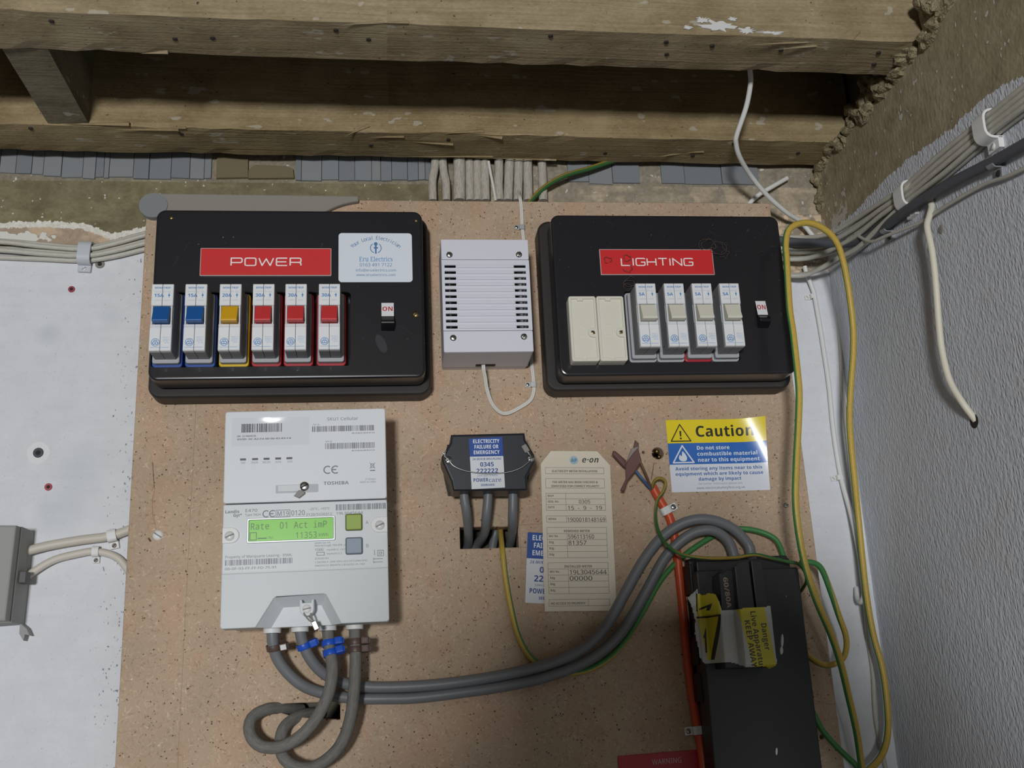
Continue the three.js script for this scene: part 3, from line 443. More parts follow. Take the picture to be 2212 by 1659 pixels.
for (const [t, x0, x1, y0, ym, y1] of [[powerBox, -7.8, 3, 304, 316.5, 330.2], [lightBox, 333.8, 343.4, 304.5, 316, 330.8]]) {
  const pr = new THREE.Shape(); pr.moveTo(70, y0); pr.lineTo(72.5, y0); pr.lineTo(80.5, y0 + 3.5); pr.quadraticCurveTo(82, y0 + 5, 81, y0 + 7); pr.lineTo(75.4, ym); pr.lineTo(72.6, y1); pr.lineTo(70, y1); pr.closePath();
  const g = new THREE.ExtrudeGeometry(pr, { depth: x1 - x0, bevelEnabled: true, bevelSize: 0.4, bevelOffset: -0.4, bevelThickness: 0.4, bevelSegments: 2 });
  g.applyMatrix4(new THREE.Matrix4().makeBasis(V(0, 0, 1), V(0, 1, 0), V(-1, 0, 0)).setPosition(x1, 0, 0));
  const r = part(t, 'main_switch', g, M.black, 'black rocker showing a white ON tab');
  const f = new THREE.PlaneGeometry(x1 - x0, y1 - ym); f.rotateX(-0.2); f.translate((x0 + x1) / 2, (y1 + ym) / 2, 74.25);
  part(r, 'on_tab', f, std({ map: onTex, roughness: 0.4 }));
}
// ---------- plug-in breakers ----------
function breakerTex(amps) {
  return print(17.6, 59.5, 20, (c) => {
    c.fillStyle = '#e3e5e7'; c.fillRect(0, 0, 18, 60); const B = '#3f7fc0', F = '#8fb2d8';
    txt(c, 'MINI-TRIP', 8.8, 4.7, 2.3, { align: 'center', weight: 'bold', fit: 13, colour: B }); txt(c, 'TYPE2 M3 ON', 8.8, 7.6, 1.8, { align: 'center', fit: 14, colour: '#b9c4d0' });
    txt(c, amps, 2, 11.8, 4.1, { weight: 'bold', fit: amps.length > 2 ? 8 : 5.4, colour: B });
    c.fillStyle = B; c.fillRect(14, 8.5, 0.5, 4); c.beginPath(); c.arc(14.25, 10.4, 0.8, 0, 7); c.fill(); txt(c, '240V~ OFF', 8.8, 15.2, 1.7, { align: 'center', fit: 13, colour: '#b5bfca' });
    c.strokeStyle = B; c.lineWidth = 0.45; c.beginPath(); c.arc(5, 52, 3.2, 0, 7); c.stroke(); c.lineWidth = 0.6; c.beginPath(); c.arc(3.9, 52.6, 1.1, 0.5, 6); c.stroke(); c.beginPath(); c.arc(6, 52.6, 1.1, -2.4, 3); c.stroke(); c.beginPath(); c.moveTo(3.6, 50.6); c.quadraticCurveTo(5, 49.6, 6.6, 50.6); c.stroke();
    for (let i = 0; i < 4; i++) txt(c, ['Made in', 'England', 'BS 3871', 'BS EN'][i], 16.2, 48.6 + i * 1.6, 1.5, { align: 'right', colour: F });
    c.fillStyle = F; c.fillRect(1.2, 56.2, 14.8, 0.45);
  });
}
const texFor = {};
function breaker(label, cx, amps, leverMat, baseMat, group) {
  const t = thing('circuit_breaker', label, 'breaker', [cx, 273, 56], group);
  const print_ = texFor[amps] ??= std({ map: breakerTex(amps), roughness: 0.42 }), X = [cx - 8.9, cx + 8.9], Y0 = 278.2, Y1 = 337.6;
  part(t, 'carrier', plate(rrect(cx - 12.6, 273.2, cx + 12.6, 340, 3), 57.2, 70.5, 0.8), baseMat, 'plug-in carrier');
  part(t, 'flange', plate(rrect(cx - 11.2, 275.2, cx + 11.2, 337.9, 2), 70.5, 76, 0.6), M.breakerSide);
  for (const [a, b] of [[cx - 8.9, cx - 0.15], [cx + 0.15, cx + 8.9]]) {             // two moulded halves with a seam between
    const along = (s) => { const g = new THREE.ExtrudeGeometry(s, { depth: b - a - 0.6, bevelEnabled: true, bevelSize: 0.3, bevelOffset: -0.3, bevelThickness: 0.3, bevelSegments: 1 }); g.applyMatrix4(new THREE.Matrix4().makeBasis(V(0, 0, 1), V(0, 1, 0), V(-1, 0, 0)).setPosition(b - 0.3, 0, 0)); return g; };
    part(t, 'body_half', along(poly([[76, Y0 + 0.2], [96, Y0 + 0.2], [96, Y1 - 0.2], [76, Y1 - 0.2]])), M.breakerBody, 'grey moulded side');
    const s = new THREE.Shape(); s.moveTo(95.4, Y0); s.lineTo(98.6, Y0); s.quadraticCurveTo(100, Y0, 100, Y0 + 1.4); s.lineTo(100, 298.3); s.lineTo(99.5, 298.5); s.lineTo(99.5, 299); s.lineTo(99.9, 299.2); s.lineTo(99.9, 301.4); s.lineTo(96.6, 301.8); s.lineTo(96.6, 317.6); s.lineTo(100, 318); s.lineTo(100, Y1 - 1.4); s.quadraticCurveTo(100, Y1, 98.6, Y1); s.lineTo(95.4, Y1); s.closePath();
    part(t, 'front_cap', along(s), M.breaker);
  }
  for (const [a, b] of [[cx - 8.6, cx - 7.2], [cx + 7.2, cx + 8.6]]) part(t, 'lever_cheek', box(a, 301, 95, b, 318, 99.6, 0.4), M.breaker);
  for (const [y0, y1] of [[318.6, 337], [279, 298.1]]) for (const [a, b] of [[cx - 8.6, cx - 0.3], [cx + 0.3, cx + 8.6]]) part(t, 'printed_face', uvXY(flat(a, y0, b, y1, 100.08), cx - 8.8, Y0, 17.6, 59.5), print_);
  const s = new THREE.Shape(); s.moveTo(95, 317.2); s.lineTo(101.2, 316.8); s.lineTo(106.6, 304.2); s.quadraticCurveTo(107.2, 302.4, 105.8, 302.2); s.lineTo(95, 302.2); s.closePath();
  const g = new THREE.ExtrudeGeometry(s, { depth: 12.4, bevelEnabled: true, bevelSize: 0.4, bevelOffset: -0.4, bevelThickness: 0.4, bevelSegments: 2 });
  g.applyMatrix4(new THREE.Matrix4().makeBasis(V(0, 0, 1), V(0, 1, 0), V(-1, 0, 0)).setPosition(cx + 6.4, 0, 0));
  part(t, 'lever', g, leverMat);
  for (const q of [-1, 1]) for (const y of [284, 331]) { const r = lathe([[0, 0.3], [0.9, 0.25], [1.1, 0]], 10); part(t, 'rivet', place(r, [cx + q * 8.9, y, 82], [0, 1, 0], [q, 0, 0]), M.steel); }
  return t;
}
const gP = 'breakers of the power box', gL = 'breakers of the lighting box';
breaker('white breaker with blue lever, marked 15A, at the outer end of the row', -189.4, '15A', M.blue, M.blueBase, gP);
breaker('white breaker with blue lever, marked 15A, next to the yellow-levered one', -162.1, '15A', M.blue, M.blueBase, gP);
breaker('white breaker with the only yellow lever, marked 20A', -133.9, '20A', M.yellow, M.yellowBase, gP);
breaker('white breaker with red lever, marked 30A, next to the yellow-levered one', -106.5, '30A', M.red, M.redDark, gP);
breaker('white breaker with red lever, marked 30A, middle of the three red ones', -79.5, '30A', M.red, M.redDark, gP);
breaker('white breaker with red lever, marked 30A, nearest the ON switch', -51.5, '30A', M.red, M.redDark, gP);
const lightBases = [M.breakerSide, M.breakerSide, M.redDark, M.breakerSide];
['white 5A breaker with cream lever beside the blank cream carrier', 'white 5A breaker with cream lever, second in the lighting box row', 'white 5A breaker with cream lever sitting on a red carrier', 'white 5A breaker with cream lever nearest the ON switch'].forEach((l, i) => breaker(l, [224.6, 250.2, 275.6, 300.9][i], '5A', M.cream, lightBases[i], gL));
function blank(label, x0) {
  const x1 = x0 + 24.6, y0 = 270.4, y1 = 331.2, t = thing('blank_carrier', label, 'carrier', [(x0 + x1) / 2, y0, 72], 'blank carriers of the lighting box');
  part(t, 'body', plate(rrect(x0, y0, x1, y1, 2), 72.02, 83.2, 0.8), M.cream);
  const s = rrect(x0, y0, x1, y1, 2), h = new THREE.Path();
  h.moveTo(x0 + 2.4, y0 + 3.2); h.lineTo(x0 + 9, y0 + 3.2); h.lineTo(x0 + 9, y0 + 1.8); h.lineTo(x0 + 13, y0 + 1.8); h.lineTo(x0 + 13, y0 + 3.2); h.lineTo(x1 - 2, y0 + 3.2); h.lineTo(x1 - 2, y0 + 22); h.lineTo(x1 - 4, y0 + 22.4); h.absarc(x1 - 4.4, y0 + 26.6, 4.3, -1.5, 1.5, true); h.lineTo(x1 - 2, y0 + 31); h.lineTo(x1 - 2, y1 - 2.4); h.lineTo(x0 + 13, y1 - 2.4); h.lineTo(x0 + 13, y1 - 4.4); h.lineTo(x0 + 8, y1 - 4.4); h.lineTo(x0 + 8, y1 - 2.4); h.lineTo(x0 + 2.4, y1 - 2.4); h.closePath();
  s.holes.push(h); part(t, 'raised_rim', plate(s, 83.2, 85, 0.3, 1), M.cream);
  const o = rrect(x0 + 7, y0 + 24.6, x0 + 13.2, y0 + 35, 2.6); o.holes.push(rrect(x0 + 7.5, y0 + 25.1, x0 + 12.7, y0 + 34.5, 2.2, new THREE.Path())); part(t, 'oval_ridge', plate(o, 83.2, 83.7), M.cream);
  const p = lathe([[0, 1], [3.0, 1], [3.6, 0.4], [3.6, 0]], 16); p.translate(x1 - 4.4, y0 + 26.6, 83.4); part(t, 'screw_boss', p, M.cream);
  screw(t, x1 - 4.4, y0 + 26.6, 84.3, 2.4, x0 > 170 ? 0.9 : 2.4, M.brass);
}
blank('cream blank carrier at the outer end, without any lever', 157.4); blank('cream blank carrier between its twin and the first 5A breaker', 182.6);
// ---------- bell transformer ----------
{
  const x0 = 46.2, x1 = 125.8, y0 = 284, y1 = 391.8, t = thing('bell_transformer', 'white vented transformer box between the two black fuse boxes', 'transformer', [86, 284, 18]);
  part(t, 'back_plate', plate(rrect(x0 + 0.6, y0 + 0.4, x1 - 0.6, y1 - 0.6, 1.4), 18, 27, 0.4), M.transSide);
  const s = rrect(x0, y0, x1, y1, 1.4); s.holes.push(rrect(x0 + 2.4, y0 + 2.4, x1 - 2.4, y1 - 2.4, 1, new THREE.Path())); part(t, 'case', plate(s, 27.4, 69.5), M.trans);
  part(t, 'core', box(x0 + 10, y0 + 8, 27, x1 - 10, y1 - 8, 60), M.darkIn);
  part(t, 'top_panel', plate(rrect(x0, 372.2, x1, y1, 1.2), 69.3, 72, 0.6), M.trans); part(t, 'bottom_panel', plate(rrect(x0, y0, x1, 303.8, 1.2), 69.3, 72, 0.6), M.trans);
  const f = rrect(x0, 304.2, x1, 371.8, 0.6);
  for (let i = 0; i < 11; i++) { const y = 306.1 + i * 5.8; f.holes.push(poly([[48.8, y], [59, y], [59, y + 2.7], [48.8, y + 2.7]], THREE.Path), poly([[111.6, y], [122.4, y], [122.4, y + 2.7], [111.6, y + 2.7]], THREE.Path)); }
  part(t, 'vent_panel', plate(f, 69.3, 71.5), M.trans);
  for (let i = 0; i < 11; i++) { const y = 306.1 + i * 5.8; part(t, 'louvre', box(60, y - 0.2, 71, 111, y + 2.9, 72.7, 0.4), M.trans); }
  for (const [a, b] of [[60, 378], [62, 288]]) part(t, 'moulded_panel', plate(rrect(a, b, a + 47, b + 11, 0.6), 71.8, 72.15), M.trans);
  [[53.6, 376.6], [116.9, 376.9], [54.8, 297.3], [117.7, 298]].forEach(([x, y], i) => screw(t, x, y, 71.9, 3, [2.2, 1.2, 2.5, 0.9][i], M.steel));
  const e = new THREE.CylinderGeometry(9.5, 9.5, 0.6, 20, 1, false, 0, Math.PI); e.rotateY(Math.PI / 2); e.scale(1, 1, 1); e.translate(85.5, 284, 32); part(t, 'cable_entry', box(77, 283.6, 30, 95, 284.2, 36, 0.2), M.slot);
}
// ---------- cables, clips ----------
function cable(name, label, key, r, mat, group, o) { const p = Array.isArray(key) ? key : K[key]; return single(name, label, 'cable', p[0], tube(p, r, o), mat, group); }
{
  const t = thing('bell_wire', 'thin white twin bell wire looping under the transformer', 'wire', K.bellup[0]);
  const p = K.bellup; for (const q of [-0.85, 0.85]) part(t, 'strand', tube(p.map(([x, y, z], i) => { const a = p[Math.max(0, i - 1)], b = p[Math.min(p.length - 1, i + 1)], l = Math.hypot(b[0] - a[0], b[1] - a[1]) || 1; return [x - (b[1] - a[1]) / l * q, y + (b[0] - a[0]) / l * q, z]; }), 0.9, { n: 140 }), M.wire);
}
// strap clip: saddle over a cable; o = centre on the surface, along = cable direction, normal = out of the surface
function clip(name, label, o, along, normal, span, height, len, mat, group, ear = 1, screwMat = M.steel, er = 2.2) {
  const n = V(...normal).normalize(), d = V(...along).normalize(), a = d.clone().cross(n).normalize(), th = Math.max(0.9, span * 0.1);
  const t = thing(name, label, 'cable clip', o, group);
  const s = new THREE.Shape(), w = span / 2 + th, h = height + th, r = Math.min(w, h) * 0.75;
  s.moveTo(-w, 0); s.lineTo(-w, h - r); s.quadraticCurveTo(-w, h, -w + r, h); s.lineTo(w - r, h); s.quadraticCurveTo(w, h, w, h - r); s.lineTo(w, 0); s.lineTo(w - th, 0); s.lineTo(w - th, h - r); s.quadraticCurveTo(w - th, h - th, w - r, h - th); s.lineTo(-w + r, h - th); s.quadraticCurveTo(-w + th, h - th, -w + th, h - r); s.lineTo(-w + th, 0); s.closePath();
  const M4 = new THREE.Matrix4().makeBasis(a, n, a.clone().cross(n)).setPosition(...o);
  const g = plate(s, -len / 2, len / 2, Math.min(0.3, th * 0.3), 1); g.applyMatrix4(M4); part(t, 'strap', g, mat);
  if (ear) {
    const e = box(ear > 0 ? w - th : -w - er * 2.4, 0, -len / 2, ear > 0 ? w + er * 2.4 : -w + th, Math.max(1.4, height * 0.35), len / 2, 0.6); e.applyMatrix4(M4); part(t, 'ear', e, mat);
    const c = V(...o).addScaledVector(a, ear * (w + er * 1.2)).addScaledVector(n, Math.max(1.4, height * 0.35));
    screw(t, c.x, c.y, c.z, er * 0.9, 0.7, screwMat, normal, along);
  }
  return t;
}
clip('cable_clip', 'small grey clip on the bell wire above the transformer', [128.2, 428.2, 18], [0.05, 1, 0], [0, 0, 1], 4, 3, 5, col(0xa9abae, 0.5), 'clips on the bell wire', -1, M.steel, 2);
clip('cable_clip', 'small pale clip on the bell wire below the transformer', [131.3, 268.5, 18], [0.05, 1, 0], [0, 0, 1], 4, 3, 5, col(0xc2c4c6, 0.5), 'clips on the bell wire', -1, M.steel, 2);
// ---------- smart meter ----------
{
  const X0 = -136.3, X1 = -4, t = thing('electricity_meter', 'pale grey smart meter with green display under the power box', 'meter', [-70, 54, 18]);
  part(t, 'back_case', plate(rrect(X0 + 1.5, 56, X1 - 1.5, 229, 3), 18, 60, 0.5), M.meter);
  const hubTex = print(132.3, 77.5, 12, (c, w, h) => {
    c.fillStyle = '#dcdfe2'; c.fillRect(0, 0, w, h); const D = '#70747c';
    barcode(c, 13.5, 11, 33, 7.4, 77, '#5b5e66'); txt(c, 'SN:  CL19034135', 10, 22, 2, { weight: 'bold', colour: '#6a6d74' }); txt(c, 'GUID: 0C-A2-F4-00-00-43-A5-C4', 10, 24.6, 2, { fit: 44, weight: 'bold', colour: '#6a6d74' });
    txt(c, 'SKU1 Cellular', 83.5, 10.2, 3.7, { fit: 26, colour: D }); txt(c, 'CHF ID', 71.5, 13.6, 1.9, { colour: D }); barcode(c, 71.2, 14.5, 52, 4.8, 901, '#6d7078'); txt(c, '88-73-84-61-0E-0F-67-C4', 123, 21.3, 1.7, { align: 'right', weight: 'bold', colour: D });
    txt(c, 'GPF ID', 82, 28.4, 1.9, { colour: D }); barcode(c, 82, 29.4, 41.2, 5, 555, '#6d7078'); txt(c, '88-73-84-AA-0E-0F-67-C4', 123, 36.4, 1.7, { align: 'right', weight: 'bold', colour: D });
    ['SW', 'WAN', 'MESH', 'HAN', 'GAS'].forEach((s, i) => txt(c, s, 15.2 + i * 9.5, 45.2, 2.5, { align: 'center', colour: '#8a8d94' }));
    c.strokeStyle = D; c.lineWidth = 1; c.beginPath(); c.arc(84, 52, 3, 0.9, 5.4); c.stroke(); c.beginPath(); c.arc(90.4, 52, 3, 0.9, 5.4); c.stroke(); c.beginPath(); c.moveTo(87.6, 52); c.lineTo(91, 52); c.stroke();
    txt(c, 'TOSHIBA', 80.6, 64.2, 3.8, { weight: 'bold', fit: 20.5, colour: D });
    c.lineWidth = 0.4; c.strokeRect(119.5, 48, 2.6, 3.2); c.beginPath(); c.moveTo(118.6, 47); c.lineTo(123.2, 52); c.moveTo(123.2, 47); c.lineTo(118.6, 52); c.stroke(); c.fillStyle = D; c.fillRect(118.8, 53.2, 4.2, 0.9);
    txt(c, 'Z1187A2U', 123.4, 61.4, 1.9, { align: 'right', colour: D }); txt(c, 'MADE IN CHINA', 123.4, 63.6, 1.8, { align: 'right', colour: D });
  });
  const g = plate(rrect(X0, 153.6, X1, 230.9, 2.2), 60, 82, 0.9, 3);
  const hub = part(t, 'hub_module', uvXY(g, X0, 153.6, X1 - X0, 77.3), std({ map: hubTex, roughness: 0.45 }));
  { // glossy label, its top edge lifting slightly off the case
    const w = 63, h = 24, q = new THREE.PlaneGeometry(w, h, 30, 12), p = q.attributes.position;
    for (let i = 0; i < p.count; i++) { const u = p.getX(i) / w + 0.5, v = p.getY(i) / h + 0.5; p.setZ(i, Math.max(0, v - 0.72) ** 2 * 13 * Math.exp(-((u - 0.52) ** 2) / 0.03)); }
    q.translate(-99, 213, 82.12); q.computeVertexNormals(); uvXY(q, X0, 153.6, X1 - X0, 77.3);
    part(hub, 'serial_label', q, phys({ map: hubTex, roughness: 0.2 }), 'glossy barcode label');
  }
  [-121.1, -111.4, -102.1, -92.7, -83.6].forEach((x) => part(hub, 'indicator_window', box(x - 2.4, 188.9, 81.6, x + 2.4, 190.7, 82.15, 0.2), col(0x565a62, 0.3)));
  part(hub, 'slider_slot', plate(rrect(-94.4, 160.6, -60, 167.4, 0.8), 81.9, 82.3, 0), col(0xb4b8bd, 0.5)); part(hub, 'slider', plate(rrect(-92.6, 161.8, -74, 167, 0.6), 82.2, 83, 0.2), M.meter);
  screw(hub, -71.3, 165.7, 82.2, 4, 0.5, M.steel);
  part(hub, 'seal_tag', plate(poly([[-79.5, 157.6], [-75.6, 162.4], [-71, 161], [-70.6, 159.2], [-75.4, 155.6]]), 83, 85.2, 0.5), M.lead, 'grey lead seal');
  part(t, 'front_case', plate(rrect(X0, 96.4, X1, 152.8, 1.4), 60, 80.6, 0.6), M.meterLow);
  const lowTex = print(132, 56, 12, (c, w, h) => {
    c.fillStyle = '#d4d8da'; c.fillRect(0, 0, w, h); const D = '#5c6068';
    txt(c, 'Landis', 1.5, 7.2, 3.6, { weight: 'bold', fit: 11.5, colour: D }); txt(c, 'Gyr', 8, 10.3, 3.6, { weight: 'bold', fit: 5.6, colour: D }); txt(c, '+', 13.4, 9.4, 3.4, { weight: 'bold', colour: D });
    txt(c, 'E470', 17.4, 6.7, 3.6, { fit: 10, colour: D }); txt(c, 'Type 5424', 17.4, 9.9, 2.6, { fit: 12.6, colour: D });
    c.strokeStyle = D; c.lineWidth = 0.8; c.beginPath(); c.arc(34.4, 8.3, 2.6, 0.9, 5.4); c.stroke(); c.beginPath(); c.arc(39.6, 8.3, 2.6, 0.9, 5.4); c.stroke(); c.beginPath(); c.moveTo(37.2, 8.3); c.lineTo(40.2, 8.3); c.stroke();
    c.lineWidth = 0.4; c.strokeRect(42.2, 5.6, 11.2, 5.6); txt(c, 'M19', 42.8, 10.4, 5.4, { fit: 10, colour: D }); txt(c, '0120', 54.2, 10.8, 5.8, { fit: 11.4, colour: D });
    txt(c, '-25°C...+55°C', 69, 6.8, 2.6, { fit: 16.6, colour: D }); txt(c, '0120/SGS0312', 66.4, 10.6, 2.7, { fit: 21, colour: D }); barcode(c, 90.5, 2.4, 42, 5, 333, '#6a6d75'); txt(c, '19L3045644', 90.5, 10.8, 3, { fit: 22, colour: D });
    txt(c, 'A', 114.4, 19.5, 4, { colour: '#7c8087' }); txt(c, 'B', 114.4, 39, 4, { colour: '#7c8087' });
    txt(c, 'Landis+Gyr Ltd.', 73.2, 34.4, 1.9, { colour: D }); txt(c, 'Peterborough, PE6 8FB, UK', 73.2, 36.8, 1.9, { fit: 26, colour: D }); txt(c, '1000', 73.4, 40.7, 3.2, { colour: D }); txt(c, 'imp/kWh Cl. 1 & Cl. B', 83, 40.5, 2, { fit: 17, colour: D });
    c.strokeRect(75, 41.8, 6, 2.4); txt(c, 'imp/kvarh Cl. 2', 83, 43.8, 2, { fit: 12, colour: D }); txt(c, '2C433D163', 73.4, 47.4, 2, { fit: 11, colour: D }); txt(c, '1-20(100) A  230V 50Hz UC3 CAT3 (4kV) IP53', 73.4, 50.4, 2, { fit: 42, colour: D }); txt(c, 'EN62053-21 EN50470-3 IEC62052-31 (145)', 73.4, 53.3, 2, { fit: 40, colour: D });
    txt(c, 'Property of Macquarie Leasing - ESML', 2.4, 43.6, 2.9, { fit: 53, colour: D }); barcode(c, 2.6, 45.2, 53, 4.6, 121, '#6a6d75'); txt(c, '00-0F-93-FF-FF-FD-7S-91', 2.4, 53, 2.7, { fit: 41, colour: D });
    c.strokeRect(124, 42, 4.6, 4.6); c.strokeRect(125.4, 43.4, 1.8, 1.8); c.beginPath(); c.moveTo(121.4, 41.5); c.lineTo(121.4, 46); c.stroke(); for (const y of [49, 51.6]) { c.beginPath(); c.moveTo(120.6, y); c.lineTo(128, y); c.moveTo(120.6, y - 1); c.lineTo(120.6, y + 1); c.stroke(); }
  });
  part(t, 'print_panel', uvXY(flat(X0 + 0.8, 98.2, X1 - 0.8, 152, 80.72), X0, 97.4, 132, 55), std({ map: lowTex, roughness: 0.45 }));
  const lx0 = -117, lx1 = -46.4, ly0 = 120.6, ly1 = 140.8, fr = rrect(lx0, ly0, lx1, ly1, 1.2); fr.holes.push(rrect(lx0 + 1.6, ly0 + 1.6, lx1 - 1.6, ly1 - 1.6, 0.6, new THREE.Path()));
  const lcd = part(t, 'display', plate(fr, 80.6, 82.2, 0.4), std({ color: 0xb9bdbd, roughness: 0.3, metalness: 0.5 }), 'green backlit display');
  part(lcd, 'screen', flat(lx0 + 1.5, ly0 + 1.5, lx1 - 1.5, ly1 - 1.5, 80.9), std({ roughness: 0.3, map: print(68, 17.4, 16, (c, w, h) => { c.fillStyle = '#86d24c'; c.fillRect(0, 0, w, h); const D = '#2d5a2a'; c.globalAlpha = 0.85; txt(c, 'Rate  01 Act imP', 1, 7.6, 7.4, { font: 'monospace', fit: 62, colour: D }); txt(c, '11353', 37, 15.6, 7, { font: 'monospace', fit: 18, colour: D }); txt(c, 'kWh', 56, 15.4, 3.6, { fit: 8, colour: D }); c.strokeStyle = D; c.lineWidth = 0.6; c.strokeRect(1, 10.2, 5, 6); c.fillStyle = D; c.fillRect(7, 14.6, 7.4, 1); txt(c, '7bl', 15, 15.6, 3, { colour: D }); }) }));
  for (const [y0, y1, c1, c2] of [[127.8, 141.6, 0x8fa834, 0x55652a], [108.4, 122.3, 0x8593a3, 0x57616d]]) { const b = part(t, 'button', plate(rrect(-38.2, y0, -24.4, y1, 1.6), 80.6, 82.6, 0.5), col(c2, 0.5)); part(b, 'key_cap', plate(rrect(-37.4, y0 + 0.8, -25.2, y1 - 0.8, 1.2), 82.4, 83.4, 0.4), col(c1, 0.45)); }
  for (const [x, y, e] of [[-129.5, 127.6, -1], [-11.2, 132, 1]]) { // fixing ears with seals
    const s = new THREE.Shape(), q = e > 0 ? X1 : X0; s.moveTo(q, y - 6.4); s.lineTo(x, y - 6.4); s.absarc(x, y, 6.4, -Math.PI / 2, Math.PI / 2, e > 0); s.lineTo(q, y + 6.4); s.closePath();
    const m = part(t, 'fixing_lug', plate(s, 80.4, 82.2, 0.5), M.white); screw(m, x + e * 1, y - 0.6, 82.2, 4, 0.4, M.clear);
  }
  const cs = poly([[X0 + 1.5, 54], [-109, 54], [-95, 76], [-93, 77.4], [-56, 78], [-54, 77.2], [-42, 54], [X1 - 1.5, 54], [X1, 55.5], [X1, 97], [X0, 97], [X0, 55.5]]);
  part(t, 'terminal_cover', plate(cs, 60, 81.6, 0.7, 2), M.meterLow);
  { const f = new THREE.BufferGeometry(); const o = [[-109.6, 54], [-95.4, 76.8], [-53.6, 78], [-41.4, 54]], i = [[-98, 54], [-88.6, 69.4], [-58.4, 70], [-50.4, 54]], zo = 81.2, zi = 70, p = []; const tri = (a, b, c) => p.push(...a, ...b, ...c);
    for (let k = 0; k < 3; k++) { const A = [...o[k], zo], B = [...o[k + 1], zo], C = [...i[k + 1], zi], D = [...i[k], zi]; tri(A, D, C); tri(A, C, B); } const q = i.map((v) => [...v, zi]); tri(q[0], q[3], q[2]); tri(q[0], q[2], q[1]);
    f.setAttribute('position', new THREE.Float32BufferAttribute(p, 3)); f.setAttribute('uv', new THREE.Float32BufferAttribute(new Float32Array(p.length / 3 * 2), 2)); f.computeVertexNormals(); part(t, 'cover_recess', f, M.meterLow); }
  const boss = plate((() => { const s = new THREE.Shape(); s.moveTo(-74.6, 67); s.absarc(-69, 66.6, 5.6, Math.PI, Math.PI * 2); s.lineTo(-63.4, 74); s.lineTo(-65, 74); s.lineTo(-65.6, 71.4); s.lineTo(-72.4, 71.4); s.lineTo(-73, 74); s.lineTo(-74.6, 74); s.closePath(); return s; })(), 70, 83.4, 0.5);
  const bm = part(t, 'seal_boss', boss, M.meter); screw(bm, -69, 66.6, 83.4, 3.5, 0.2, M.white);
  part(bm, 'seal_wire', mergeGeometries([tube([[-71.5, 63.5, 83.6], [-68, 58.5, 84.4], [-64, 55.5, 85]], 0.7, { k: 6 }), tube([[-66, 63, 83.8], [-64.6, 59, 84.6], [-63.4, 55.5, 85]], 0.7, { k: 6 })]), M.lead);
  const fe = box(-2.1, -3.6, -1.2, 2.1, 3.6, 1.2, 0.6); fe.rotateZ(0.42); fe.translate(-62.2, 53.2, 85.2); part(bm, 'seal_ferrule', fe, M.steel);
  for (const x of [-99.5, -77.2, -54.6, -32.7]) { const r = new THREE.CylinderGeometry(7.2, 7.2, 4.4, 20); r.translate(x, 53, 50); part(t, 'cable_bush', r, M.white); }
  t.rotation.z = 0.008;
}
// ---------- meter tails and their markers ----------
cable('meter_tail', 'grey meter tail from the first meter terminal with one brown marker', 'tailA', 4.7, M.grey, 'meter tails'); cable('meter_tail', 'grey meter tail from the second terminal carrying a single blue marker', 'tailB', 4.7, M.grey, 'meter tails');
cable('meter_tail', 'dusty grey tail from the third terminal curling into a loop', 'tailC', 4.9, M.greyDust, 'meter tails'); cable('meter_tail', 'grey tail from the fourth terminal hanging in a long bend', 'tailD', 4.9, M.greyDust, 'meter tails');
function marker(label, key, level, mat, side, tabMat = mat) {
  const c = curve(K[key]); let frac = 0; while (frac < 0.3 && c.getPointAt(frac).y > level) frac += 0.001;
  const p = c.getPointAt(frac), d = c.getTangentAt(frac), n = V(0, 0, 1).addScaledVector(d, -d.z).normalize(), a = d.clone().cross(n);
  const t = thing('cable_marker', label, 'marker', p.toArray(), 'marker straps on the meter tails');
  const m4 = new THREE.Matrix4().makeBasis(a, d, n).setPosition(p);
  const ring = new THREE.LatheGeometry([[5.05, -2.5], [6.1, -2.2], [6.1, 2.2], [5.05, 2.5]].map(([x, y]) => new THREE.Vector2(x, y)), 24); ring.applyMatrix4(m4); part(t, 'band', ring, mat);
  const b = box(5 * side - 3.2 + side * 3, -2.9, -1, 5 * side + 3.2 + side * 3, 2.9, 6, 0.6); b.applyMatrix4(m4); const bl = part(t, 'buckle', b, mat);
  const k = box(5 * side - 2.4 + side * 3, -2.2, 5.6, 5 * side + 2.4 + side * 3, 2.2, 6.5, 0.4); k.applyMatrix4(m4); part(bl, 'buckle_face', k, tabMat);
  const q = box(5 * side + side * 6.6 - 0.8, -2.2, 0, 5 * side + side * 6.6 + 0.8, 2.2, 4, 0.4); q.applyMatrix4(m4); part(bl, 'strap_end', q, mat);
}
marker('brown strap marker with a shiny white tab', 'tailA', 40, M.clipBrown, -1, M.white); marker('single blue strap marker on the second tail', 'tailB', 40, M.clipBlue, -1);
marker('upper of the two blue strap markers', 'tailC', 40.5, M.clipBlue, -1); marker('lower of the two blue strap markers', 'tailC', 32.5, M.clipBlue, -1);
marker('upper of the two brown strap markers', 'tailD', 41, M.clipBrown, -1); marker('lower of the two brown strap markers', 'tailD', 34.6, M.clipBrown, -1);
